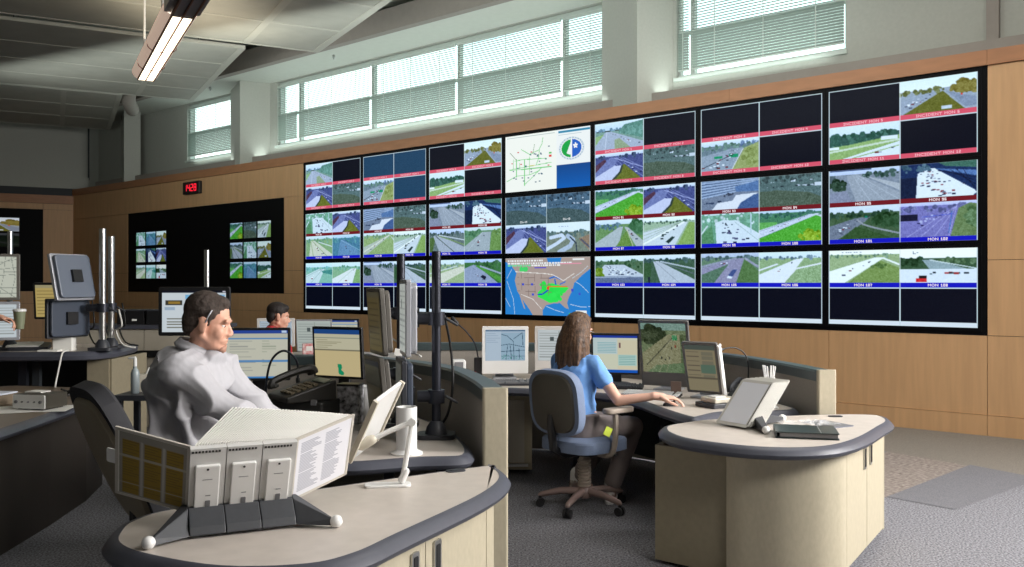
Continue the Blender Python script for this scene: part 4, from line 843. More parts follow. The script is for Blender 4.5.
q = MB(); wall_strip(q, [(x+4.0,y-7.3) for x,y in ((-2.9,4.25),(-2.9,4.8),(-2.96,5.6),(-3.04,6.25),(-3.16,6.75))], .0,.675,.03); q.build('front_panel', mat('shade_brown_laminate', c(44,38,33), .6), lc)  # front panel carried to the floor, dark colour standing in for shade
# ---- far consoles behind the seated man
lowp = thing('low_credenza', 'pale low credenza behind the seated man, black boxes on top', 'cabinet', (-3.95,9.6,0), R(4))
for k in range(4): q = MB(); q.box(-.615+.41*k,0,.54,.404,.5,1.04); q.build('panel_front', mat('pale_panel', c(176,168,152), .7, var=.03), lowp)
q = MB(); q.box(.0,0,1.085,1.7,.56,.04); q.build('counter', M_edge, lowp)
q = MB(); q.box(.0,-.265,.80,1.5,.03,.07); q.build('black_rail', M_blackp, lowp)  # black rail across the credenza front
DF = [(-2.95,8.95),(-2.7,9.0),(-2.2,8.95),(-1.6,9.0),(-1.0,9.2),(-.9,10.0),(-1.4,10.4),(-2.4,10.5),(-2.9,10.2)]
worktop('worktop', 'far grey worktop with the red-shirted person\'s monitors', DF, group='grey laminate worktops')
lf = thing('desk_leg_frame', 'grey panel base under the far worktop', 'desk frame', (-2.1,9.6,0))
q = MB(); q.box(0,.2,.34,1.9,.04,.66); q.build('modesty_panel', M_fab, lf); q = MB(); q.box(-.95,0,.34,.05,.7,.66); q.build('leg', M_dkmet, lf); q = MB(); q.box(.95,.1,.34,.05,.7,.66); q.build('leg', M_dkmet, lf)
# ------------------------------------------------------------------ people: one remeshed surface per body, clothing as children
M_skin = mat('skin_warm', c(216,164,140), .5, var=.04, scale=30, bump=.02, bscale=300)
M_skin2 = mat('skin_fair', c(222,176,156), .5, var=.04, scale=30, bump=.02, bscale=300)
M_lip = mat('lips', c(170,100,92), .5)
M_eye = mat('eye_white', c(230,226,220), .25); M_iris = mat('iris', c(50,42,36), .2)
def mx3(x, y, z): return Matrix((x,y,z)).transposed()
def blob(name, mb, m, parent, voxel=.006, smooth=5, loc=(0,0,0), disp_=None):
    o = mb.build('tmp', m)
    md = o.modifiers.new('r','REMESH'); md.mode = 'VOXEL'; md.voxel_size = voxel; md.use_smooth_shade = True
    ms = o.modifiers.new('s','SMOOTH'); ms.factor = .5; ms.iterations = smooth
    if disp_:
        tx = bpy.data.textures.new('fold','MUSGRAVE' if len(disp_) > 2 else 'CLOUDS'); tx.noise_scale = disp_[1]
        if len(disp_) > 2: tx.musgrave_type = 'RIDGED_MULTIFRACTAL'; tx.octaves = 1.6; tx.lacunarity = 2.2; tx.noise_intensity = .8
        else: tx.noise_depth = 2
        dm = o.modifiers.new('d','DISPLACE'); dm.texture = tx; dm.strength = disp_[0]; dm.mid_level = .5
        ms2 = o.modifiers.new('s2','SMOOTH'); ms2.factor = .5; ms2.iterations = 2
    bpy.context.view_layer.update()
    dg = bpy.context.evaluated_depsgraph_get()
    me = bpy.data.meshes.new_from_object(o.evaluated_get(dg)); me.name = name
    old = o.data; bpy.data.objects.remove(o); bpy.data.meshes.remove(old)
    for p in me.polygons: p.use_smooth = True
    if not me.materials: me.materials.append(m)
    n = bpy.data.objects.new(name, me); COL.objects.link(n)
    if parent is not None: n.parent = parent
    return n
def frame_of(f, up=(0,0,1)):
    f = Vector(f).normalized(); u = Vector(up); u = (u-f*u.dot(f)).normalized(); s = f.cross(u); return f, u, s   # forward, up, right
def head_prims(mb, C, f, u, s, k=1.0, fem=False):
    P = lambda a, b, d: C+f*a*k+u*b*k+s*d*k
    rot = mx3(f, s, u)
    E = lambda p, r, rr=rot: mb.ell(P(*p), tuple(x*k for x in r), rr)
    E((-.014,.036,0),(.098,.077,.086)); E((.028,-.04,0),(.064,.061,.088)); E((-.02,-.03,0),(.07,.066,.07))
    E((.07,-.107,0),(.024,.026,.02)); E((.035,-.095,0),(.05,.048,.03))
    for d in (-1,1):
        E((.052,-.04,d*.04),(.03,.022,.032)); mb.cap(P(-.01,-.06,d*.056),P(.06,-.102,d*.02),.018*k,.016*k)
        E((.083,.018,d*.028),(.011,.026,.010))
        E((-.008,-.012,d*.081),(.022,.009,.034)); E((-.014,.008,d*.088),(.017,.007,.018)); E((.0,-.038,d*.076),(.009,.007,.010))
        E((.098,-.043,d*.012),(.012,.009,.009))
    mb.cap(P(.084,.004,0),P(.106,-.036,0),.009*k,.012*k); E((.105,-.039,0),(.0115,.011,.010))
    E((.086,.022,0),(.01,.02,.012))
    for d in (-1,1): E((.0728,.0075,d*.031),(.0115,.017,.0085)); E((.070,-.0135,d*.032),(.0105,.016,.006))
    E((.088,-.067,0),(.012,.024,.007)); E((.086,-.080,0),(.012,.022,.008)); E((.078,-.074,0),(.014,.032,.02))
    return P
def eyes(root, P, k=1.0):
    for d in (-1,1):
        q = MB(); q.ell(P(.0672,-.004,d*.031),(.0122*k,)*3); q.build('eye', M_eye, root, smooth=True)
        q = MB(); q.ell(P(.0757,-.006,d*.0315),(.0056*k,)*3); q.build('iris', M_iris, root, smooth=True)
def hand_prims(mb, W, f, n, side, curl=(20,25,15), spread=5, k=1.0, thumb=30, pitch=0):
    """W wrist, f towards the finger tips, n out of the back of the hand, side=+1 when the thumb lies on the s=f x n side"""
    f = Vector(f).normalized(); n = Vector(n); n = (n-f*n.dot(f)).normalized(); s = f.cross(n)*side
    rot = mx3(f, s, n)
    mb.ell(W+f*.045*k,(.052*k,.037*k,.015*k),rot); mb.ell(W+f*.065*k,(.03*k,.041*k,.0135*k),rot)
    mb.cap(W-f*.03*k,W+f*.02*k,.026*k,.025*k)
    for i in range(4): mb.cap(W+f*.02*k+s*(.012-.008*i)*k, W+f*.086*k+s*(.028-.0185*i)*k, .011*k, .0095*k)
    L = ((.040,.025,.020),(.045,.029,.022),(.042,.027,.021),(.032,.021,.018))
    for i in range(4):
        a = R(spread*(1.5-i)); d = (f*math.cos(a)+s*math.sin(a)).normalized(); p = W+f*.086*k+s*(.028-.0185*i)*k+n*.002*k; ax = d.cross(n).normalized(); th = 0
        for j in range(3):
            th += R(curl[j]); dd = d*math.cos(th)-n*math.sin(th); q = p+dd*L[i][j]*k
            r0 = (.0088,.0080,.0073)[j]*(.9 if i == 3 else 1)*k; mb.cap(p,q,r0,r0*.9); p = q
    b = W+f*.022*k+s*.026*k-n*.006*k; a = R(thumb+12); d = (f*math.cos(a)+s*math.sin(a)-n*.25).normalized()
    m1 = b+d*.042*k; d2 = (f*.92+s*.28-n*.25).normalized(); m2 = m1+d2*.034*k; m3 = m2+(f*.98-s*.05-n*.3).normalized()*.026*k
    mb.cap(b,m1,.0145*k,.0105*k); mb.cap(m1,m2,.0105*k,.0092*k); mb.cap(m2,m3,.0092*k,.0078*k)
def limb(mb, pts, rs, n=3):
    for (a, b), (r0, r1) in zip(zip(pts[:-1],pts[1:]), zip(rs[:-1],rs[1:])): mb.cap(a, b, r0, r1, 16, 5)
def lathe_torso(mb, secs, ax):
    """secs: list of (centre, half width along ax, half depth) -> overlapping ellipsoids joined as stacked capsules"""
    for (c0,w0,d0),(c1,w1,d1) in zip(secs[:-1],secs[1:]):
        c0, c1 = Vector(c0), Vector(c1); t = (c1-c0).normalized(); x = Vector(ax); x = (x-t*x.dot(t)).normalized(); y = t.cross(x)
        vs = []; n = 24
        for cc, w, d in ((c0,w0,d0),(c1,w1,d1)):
            for k in range(n): a = 2*PI*k/n; vs.append(cc+x*(math.copysign(abs(math.cos(a))**.85,math.cos(a)))*w+y*(math.copysign(abs(math.sin(a))**.85,math.sin(a)))*d)
        ext = (c1-c0)*.02
        for k in range(n): vs[k] = vs[k]-ext; vs[n+k] = vs[n+k]+ext
        mb.add([tuple(v) for v in vs], [tuple(reversed(range(n))),tuple(range(n,2*n))]+[(k,(k+1)%n,n+(k+1)%n,n+k) for k in range(n)])
def hair_strands(mb, seed, roots, tips, r0, r1, bulge):
    g = random.Random(seed)
    for a, b, out in zip(roots, tips, bulge):
        m = (Vector(a)+Vector(b))/2+Vector(out); pts = catmull([a,m,b],4)
        for i in range(len(pts)-1): t = i/(len(pts)-1); mb.cap(pts[i],pts[i+1],r0+(r1-r0)*t,r0+(r1-r0)*(t+1/(len(pts)-1)),8,3)
# ============ the seated man in the pale shirt
V = Vector
man = thing('person', 'person in a pale grey shirt seated in profile, short dark hair, reaching right', 'person', (-1.5,3.95,0))
O = V(man.location)
def rl(p): return V(p)-O
f, u, s = frame_of((.985,.12,-.2)); Hc = rl((-1.35,3.9,1.38))
hip, waist, chest, nb = rl((-1.43,3.93,.56)), rl((-1.48,3.93,.78)), rl((-1.47,3.93,1.05)), rl((-1.40,3.92,1.245))
sh_r, sh_l = rl((-1.42,3.735,1.165)), rl((-1.365,4.1,1.16))
el_r, wr_r = rl((-1.205,3.78,.985)), rl((-1.06,4.02,.87)); hd_r = (rl((-1.0,4.17,.825))-wr_r).normalized()
el_l, wr_l = rl((-1.2,4.22,.90)), rl((-1.02,4.37,.83)); hd_l = (rl((-.93,4.44,.815))-wr_l).normalized()
kn_r, kn_l = rl((-1.12,3.86,.53)), rl((-1.08,4.12,.53)); an_r, an_l = rl((-1.12,3.88,.10)), rl((-1.05,4.14,.10))
sax = V((.03,.999,0))
def body(mb, P, hc, f_, nbp, chestp, waistp, hipp, arms, legs, ax, sc=1.0, fem=False):
    mb.cap(hc+V((0,0,-.075))-f_*.03, nbp+V((0,0,.0)), .056*sc, .064*sc)
    lathe_torso(mb, [(hipp+V((0,0,-.05)),.165*sc,.115*sc),(hipp+V((0,0,.06)),.165*sc,.12*sc),(waistp,.14*sc,.11*sc),(chestp,.165*sc,.118*sc),(nbp+V((0,0,-.07)),.165*sc,.095*sc),(nbp,.075*sc,.062*sc)], ax)
    for shp, elp, wrp in arms:
        mb.cap(nbp+V((0,0,-.05)), shp, .06*sc, .056*sc); limb(mb, [shp,elp,wrp], [.053*sc,.041*sc,.028*sc])
    for hp_, kp, ap, fd in legs:
        limb(mb, [hp_,kp], [.088*sc,.062*sc]); limb(mb, [kp, kp.lerp(ap,.35), ap], [.058*sc,.055*sc,.038*sc]); mb.cap(ap+V((0,0,-.055)), ap+V((0,0,-.065))+fd*.16, .036*sc, .028*sc)
mb = MB(); P = head_prims(mb, Hc, f, u, s, .985)
fr = V((1,.1,0)).normalized()
body(mb, P, Hc, f, nb, chest, waist, hip, [(sh_r,el_r,wr_r),(sh_l,el_l,wr_l)], [(hip+V((.05,-.09,-.02)),kn_r,an_r,fr),(hip+V((.05,.09,-.02)),kn_l,an_l,fr)], sax, .9)
hand_prims(mb, wr_r+hd_r*.02, hd_r, (0.1,-.1,1), -1, (22,28,18)); hand_prims(mb, wr_l+hd_l*.02, hd_l, (0,.1,1), 1, (22,28,18))
blob('body', mb, M_skin, man, .0055, 4)
eyes(man, P, .985)
M_hair1 = mat('short_hair', c(66,54,47), .7, var=.35, scale=60, stretch=(3,3,1), bump=.6, bscale=160)
mb = MB(); rt = mx3(f,s,u); e = lambda p, r: mb.ell(P(*p), r, rt)
e((-.024,.055,0),(.098,.083,.082)); e((-.058,.0,0),(.06,.074,.075)); e((-.074,-.035,0),(.036,.06,.045)); e((.024,.092,0),(.052,.06,.034))
for d in (-1,1): mb.cap(P(.012,.045,d*.074),P(.014,-.012,d*.072),.012,.006); e((-.004,.042,d*.067),(.045,.017,.035))
blob('hair', mb, M_hair1, man, .0055, 3, disp_=(.008,.012))
M_stub = mat('stubble', c(180,136,116), .7, var=.12, scale=200)
mb = MB(); rt = mx3(f,s,u)
mb.ell(P(.079,-.111,0),(.021,.026,.02),rt); mb.ell(P(.092,-.0575,0),(.006,.022,.005),rt); mb.ell(P(.092,-.094,0),(.008,.012,.008),rt)
blob('goatee', mb, M_stub, man, .005, 2)
M_shirt = mat('pale_grey_shirt', c(176,175,180), .8, var=.03, scale=40, bump=.3, bscale=14, stretch=(1,1,.5))
mb = MB()
lathe_torso(mb, [(hip+V((0,0,-.03)),.185,.14),(hip+V((0,0,.08)),.195,.15),(waist+V((.01,0,0)),.185,.15),(chest,.2,.148),(nb+V((-.05,0,-.075)),.195,.14),(nb+V((-.008,0,-.005)),.095,.082)], sax)
for a, b, w in ((sh_r,el_r,wr_r),(sh_l,el_l,wr_l)):
    mb.cap(nb+V((-.005,0,-.055)), a, .078, .086); limb(mb, [a,a.lerp(b,.55),b,b.lerp(w,.5),w+(w-b).normalized()*-.01], [.085,.080,.072,.062,.046])
    for t in (.15,.3,.45,.6,.75): cc = b.lerp(w,t); mb.ell(cc,(.058-.016*t,)*2+(.013,),(w-b).to_track_quat('Z','Y').to_matrix())
    for t in (.82,.92): cc = a.lerp(b,t); mb.ell(cc,(.067,.067,.012),(b-a+V((.05,.05,.1))).to_track_quat('Z','Y').to_matrix())
mb.ell(nb+V((-.085,0,-.085)),(.105,.185,.125)); mb.ell(nb+fr*.055+V((0,0,-.035)),(.06,.09,.06)); mb.ell(nb+V((.02,0,-.12)),(.12,.17,.1))
# folds across the back and the side
for k in range(8):
    y0 = -.17+.045*k; mb.cap(chest+V((-.11-.01*math.cos(y0*9),y0*.8,.06-.01*k)), waist+V((-.02+.012*k,y0*.9-.06,-.02)), .022, .03)
for k in range(5): mb.cap(sh_r+V((.02,-.045,-.03-.03*k)), chest+V((.06+.02*k,-.155,-.12-.05*k)), .02, .028)
blob('shirt', mb, M_shirt, man, .0065, 3, disp_=(.034,.17,1))
mb = MB(); 
for k in range(20):
    a = 2*PI*k/20; b = 2*PI*(k+1)/20
    pt = lambda t: nb+V((-.012,0,.012))+fr*.082*math.cos(t)+V((0,1,0))*.078*math.sin(t)+V((0,0,-.03*math.cos(t)))
    mb.cap(pt(a),pt(b),.013,.013,8,3); mb.cap(pt(a)+V((0,0,.024))-(pt(a)-nb)*.14,pt(b)+V((0,0,.024))-(pt(b)-nb)*.14,.010,.010,8,3)
blob('collar', mb, M_shirt, man, .006, 2)
M_trs = mat('dark_trousers', c(44,44,50), .85, bump=.1, bscale=40)
def trousers(root, hipp, legs, ax, m, sc=1.0, vox=.008):
    mb = MB(); lathe_torso(mb, [(hipp+V((0,0,-.075)),.18*sc,.13*sc),(hipp+V((0,0,.09)),.178*sc,.132*sc)], ax)
    for h_, k_, a_ in legs: limb(mb, [h_,k_], [.105*sc,.078*sc]); limb(mb, [k_,k_.lerp(a_,.5),a_+(k_-a_)*.12], [.076*sc,.072*sc,.07*sc])
    return blob('trousers', mb, m, root, vox, 4, disp_=(.01,.08))
trousers(man, hip, [(hip+V((.05,-.09,-.02)),kn_r,an_r),(hip+V((.05,.09,-.02)),kn_l,an_l)], sax, M_trs)
def shoes(root, ankles, fd, m, msole):
    for a_ in ankles:
        mb = MB(); mb.cap(a_+V((0,0,-.045))-fd*.03, a_+V((0,0,-.055))+fd*.17, .045, .038); mb.cap(a_+V((0,0,0)),a_+V((0,0,-.05)),.048,.05); mb.cap(a_+V((0,0,-.07))+fd*.08, a_+V((0,0,-.07))+fd*.16,.03,.028)
        o = blob('shoe', mb, m, root, .007, 4)
        q = MB(); pth = [((a_+fd*(.055+.14*math.cos(2*PI*k/20))+V((-fd.y,fd.x,0))*.047*math.sin(2*PI*k/20))) for k in range(20)]
        q.prism([(p.x,p.y) for p in pth], 0.002, .022); q.build('sole', msole, o)
shoes(man, (an_r,an_l), fr, M_blackp, M_blackp)
# headset wire seen over the ear
q = MB(); q.tube([P(.02,.06,.085),P(.01,.03,.091),P(.004,.0,.09)], .003, 6); q.build('headset_wire', M_silv, man, smooth=True)
# ============ the woman at the curved worktop
wom = thing('person', 'person with long brown hair in a blue shirt, seen from behind, hand on mouse', 'person', (.46,6.12,0))
O = V(wom.location)
f, u, s = frame_of((.74,.67,-.06)); Hc = rl((.475,6.16,1.215))
hip, waist, chest, nb = rl((.45,6.04,.57)), rl((.43,6.06,.73)), rl((.435,6.11,.91)), rl((.45,6.14,1.06))
fr = V((.70,.714,0)); sax = V((.714,-.70,0))
sh_r = rl((.555,6.03,1.0)); el_r = rl((.715,5.885,.762)); wr_r = rl((.955,5.83,.80)); hd_r = V((.99,-.02,-.1)).normalized()
sh_l = rl((.34,6.29,1.0)); el_l = rl((.36,6.42,.80)); wr_l = rl((.56,6.56,.82)); hd_l = V((.8,.5,-.1)).normalized()
kn_r, kn_l = rl((.86,6.19,.54)), rl((.74,6.42,.54)); an_r, an_l = rl((.70,6.2,.10)), rl((.47,6.42,.10))
mb = MB(); P = head_prims(mb, Hc, f, u, s, .96, True)
legs = [(hip+sax*.085+fr*.04+V((0,0,-.02)),kn_r,an_r,V((.3,.95,0))),(hip-sax*.085+fr*.04+V((0,0,-.02)),kn_l,an_l,fr)]
body(mb, P, Hc, f, nb, chest, waist, hip, [(sh_r,el_r,wr_r),(sh_l,el_l,wr_l)], legs, sax, .9)
hand_prims(mb, wr_r+hd_r*.02, hd_r, (0.05,-.05,1), 1, (16,26,16), 6, 1.08); hand_prims(mb, wr_l+hd_l*.02, hd_l, (0,.1,1), -1, (20,26,16), 5, .95)
blob('body', mb, M_skin2, wom, .0055, 4); eyes(wom, P, .96)
M_hair2 = mat('long_brown_hair', c(50,36,27), .5, col2=c(112,82,58), scale=9, stretch=(9,9,1.2), bump=.5, bscale=30, detail=5)
mb = MB(); rt = mx3(f,s,u); e = lambda p, r: mb.ell(P(*p), r, rt)
e((-.022,.055,0),(.103,.088,.087)); e((-.055,-.01,0),(.066,.084,.1)); e((.03,.09,0),(.05,.07,.035))
g = random.Random(3)
for k in range(34):
    a = R(-118+236*k/33); ra = .088
    x0, d0 = -.02-math.cos(a)*.075, math.sin(a)*.08
    x1, d1 = -.062-math.cos(a)*.105+g.uniform(-.015,.015), math.sin(a)*.122+g.uniform(-.012,.012)
    dn = -.27-.035*math.cos(a)+g.uniform(-.03,.03)
    pts = catmull([P(x0*.6,.11,d0*.6),P(x0-.012,.03,d0*1.12),P((x0+x1)/2-.022,-.11,(d0+d1)/2*1.15),P(x1+.01,dn,d1*.98)],4)
    for i in range(len(pts)-1): t = i/(len(pts)-1); r = .024*(1-.6*t*t); mb.cap(pts[i],pts[i+1],r,max(.006,.021*(1-.62*(t+.08)**2)),8,3)
blob('hair', mb, M_hair2, wom, .0055, 2, disp_=(.006,.015))
M_blue = mat('blue_shirt', c(112,160,222), .85, var=.04, scale=60, bump=.3, bscale=26)
mb = MB()
lathe_torso(mb, [(hip+V((0,0,-.0)),.165,.125),(waist,.15,.118),(chest,.168,.125),(nb+V((0,0,-.06)),.165,.1),(nb+V((0,0,.005)),.088,.072)], sax)
for a, b in ((sh_r,el_r),(sh_l,el_l)):
    mb.cap(nb+V((0,0,-.048)), a, .062, .062); limb(mb, [a,a.lerp(b,.25),a.lerp(b,.46)], [.062,.062,.066])
for k in range(6): mb.cap(chest+sax*(.12-.01*k)+fr*(-.07)+V((0,0,.03-.05*k)), waist+sax*(.10+.006*k)+fr*(.06)+V((0,0,-.03*k+.04)), .02, .03)
blob('shirt', mb, M_blue, wom, .0065, 3, disp_=(.013,.12,1))
M_gtr = mat('grey_trousers', c(128,118,116), .85, bump=.15, bscale=40)
trousers(wom, hip, [(l[0],l[1],l[2]) for l in legs], sax, M_gtr, .93)
M_sneak = mat('multi_sneaker', c(120,84,70), .6, col2=c(214,212,206), scale=22)
shoes(wom, (an_r,an_l), V((.35,.93,0)).normalized(), M_sneak, M_whitep)
for a_ in (an_r,an_l): q = MB(); q.cap(a_+V((0,0,-.01)),a_+V((0,0,.06)),.046,.043); q.build('sock', M_whitep, wom, smooth=True)
q = MB(); q.tube([P(.02,.0,.07),P(.05,.0,.072),P(.085,-.002,.06),P(.094,-.002,.03),P(.097,0,0)],.0022,6); q.build('glasses', M_silv, wom, smooth=True)
# ============ person in the red shirt, far behind
red = thing('person', 'person in a red shirt with dark hair, partly hidden behind the monitors', 'person', (-2.4,8.45,0))
O = V(red.location); f, u, s = frame_of((.93,.33,-.12)); Hc = rl((-2.24,8.4,1.235))
hip, waist, chest, nb = rl((-2.42,8.45,.56)), rl((-2.41,8.45,.72)), rl((-2.36,8.44,.92)), rl((-2.29,8.43,1.11))
fr = V((.94,.34,0)); sax = V((-.34,.94,0))
sh_r, sh_l = rl((-2.27,8.24,1.085)), rl((-2.36,8.62,1.085)); el_r, el_l = rl((-2.28,8.2,.80)), rl((-2.22,8.8,.80)); wr_r, wr_l = rl((-2.18,8.42,.81)), rl((-2.32,8.9,.81))
kn_r, kn_l = rl((-2.02,8.5,.53)), rl((-2.06,8.68,.53)); an_r, an_l = rl((-2.0,8.5,.1)), rl((-2.04,8.7,.1))
mb = MB(); P = head_prims(mb, Hc, f, u, s, 1.0)
legs = [(hip-sax*.09,kn_r,an_r,fr),(hip+sax*.09,kn_l,an_l,fr)]
body(mb, P, Hc, f, nb, chest, waist, hip, [(sh_r,el_r,wr_r),(sh_l,el_l,wr_l)], legs, sax, .97)
hand_prims(mb, wr_r+V((.01,.02,0)), V((.5,.85,-.05)), (0,0,1), -1); hand_prims(mb, wr_l+V((.01,.02,0)), V((.6,.8,-.05)), (0,0,1), 1)
blob('body', mb, M_skin, red, .0065, 4); eyes(red, P)
M_hair3 = mat('dark_hair', c(34,26,24), .6, var=.3, scale=60, bump=.5, bscale=160)
mb = MB(); rt = mx3(f,s,u); e = lambda p, r: mb.ell(P(*p), r, rt)
e((-.02,.058,0),(.102,.084,.082)); e((-.058,.0,0),(.06,.075,.075)); e((-.072,-.035,0),(.036,.06,.04)); e((.04,.085,0),(.05,.066,.035))
for d in (-1,1): mb.cap(P(.012,.045,d*.074),P(.014,-.01,d*.072),.012,.006)
blob('hair', mb, M_hair3, red, .0065, 3, disp_=(.006,.012))
M_red = mat('red_shirt', c(176,40,48), .85, bump=.2, bscale=30)
mb = MB(); lathe_torso(mb, [(hip,.18,.14),(waist,.17,.14),(chest,.185,.135),(nb+V((0,0,-.06)),.18,.11),(nb+V((0,0,.015)),.088,.078)], sax)
for a, b in ((sh_r,el_r),(sh_l,el_l)): mb.cap(nb+V((0,0,-.045)), a, .074, .072); limb(mb, [a,a.lerp(b,.7)], [.07,.068])
blob('shirt', mb, M_red, red, .009, 3, disp_=(.01,.06)); trousers(red, hip, [(l[0],l[1],l[2]) for l in legs], sax, M_trs, 1, .012); shoes(red, (an_r,an_l), fr, M_blackp, M_blackp)
# ============ person at the picture's left edge: only a forearm shows
lp = thing('person', 'person at the left console, only a hand and forearm in the picture', 'person', (-4.55,6.3,0))
O = V(lp.location); f, u, s = frame_of((.75,.65,-.1)); Hc = rl((-4.5,6.32,1.25))
hip, waist, chest, nb = rl((-4.62,6.22,.56)), rl((-4.6,6.24,.74)), rl((-4.56,6.27,.94)), rl((-4.52,6.3,1.08))
fr = V((.75,.66,0)); sax = V((.66,-.75,0))
sh_r, sh_l = rl((-4.38,6.17,1.03)), rl((-4.64,6.45,1.03)); el_r, wr_r = rl((-4.2,6.3,1.06+.18)), rl((-3.78,6.42,1.30)); el_r = rl((-4.12,6.2,1.16)); el_l, wr_l = rl((-4.5,6.6,.9)), rl((-4.3,6.66,.84))
kn_r, kn_l = rl((-4.3,6.36,.53)), rl((-4.42,6.5,.53)); an_r, an_l = rl((-4.28,6.4,.1)), rl((-4.4,6.54,.1))
mb = MB(); P = head_prims(mb, Hc, f, u, s, 1.0); legs = [(hip+sax*.09,kn_r,an_r,fr),(hip-sax*.09,kn_l,an_l,fr)]
body(mb, P, Hc, f, nb, chest, waist, hip, [(sh_r,el_r,wr_r),(sh_l,el_l,wr_l)], legs, sax, .97)
hand_prims(mb, wr_r+V((.02,.0,0)), V((.95,.1,-.2)), (.2,.3,1), 1, (34,40,28)); hand_prims(mb, wr_l+V((.02,.01,0)), V((.8,.5,-.05)), (0,0,1), -1)
blob('body', mb, M_skin, lp, .0065, 4); eyes(lp, P)
mb = MB(); rt = mx3(f,s,u); e = lambda p, r: mb.ell(P(*p), r, rt); e((-.02,.058,0),(.102,.084,.082)); e((-.058,.0,0),(.06,.075,.075)); e((.04,.085,0),(.05,.066,.035))
blob('hair', mb, M_hair3, lp, .008, 3)
mb = MB(); lathe_torso(mb, [(hip,.18,.14),(waist,.17,.14),(chest,.185,.135),(nb+V((0,0,-.06)),.18,.11),(nb+V((0,0,.015)),.088,.078)], sax)
for a, b in ((sh_r,el_r),(sh_l,el_l)): mb.cap(nb+V((0,0,-.045)), a, .074, .072); limb(mb, [a,a.lerp(b,.6)], [.07,.068])
blob('shirt', mb, mat('navy_shirt', c(50,56,80), .85), lp, .01, 3); trousers(lp, hip, [(l[0],l[1],l[2]) for l in legs], sax, M_trs, 1, .012); shoes(lp, (an_r,an_l), fr, M_blackp, M_blackp)
# ------------------------------------------------------------------ task chairs
M_seatb = mat('blue_grey_fabric', c(112,126,152), .9, var=.06, scale=120, bump=.15, bscale=300)
M_shell = mat('brown_grey_shell', c(74,70,62), .6, var=.04, scale=60)
M_arm = mat('taupe_arm_plastic', c(150,138,126), .45)
M_base = mat('taupe_base', c(132,112,106), .4)
def pillow_panel(mb, outline, t, crown, M):
    """a padded slab: outline in local XZ, thickness along Y, crowned on the -Y side"""
    pts = [(p[0],p[1]) for p in catmull([(*a,0) for a in outline], 5, True)]
    n = len(pts); cx = sum(p[0] for p in pts)/n; cz = sum(p[1] for p in pts)/n
    rings = [(1.0,t/2),(1.0,-t/2+.012),(.965,-t/2),(.7,-t/2-crown*.7),(.35,-t/2-crown)]
    vs = []; fs = []
    for k, y in rings: vs += [(cx+(x-cx)*k, y, cz+(z-cz)*k) for x, z in pts]
    vs.append((cx,-t/2-crown*1.05,cz)); vs.append((cx,t/2,cz))
    for r in range(len(rings)-1):
        for i in range(n): j = (i+1)%n; fs.append((r*n+i, r*n+j, (r+1)*n+j, (r+1)*n+i))
    l = (len(rings)-1)*n
    for i in range(n): j = (i+1)%n; fs.append((l+i,l+j,len(vs)-2)); fs.append((j,i,len(vs)-1))
    return mb.add(vs, fs, M)
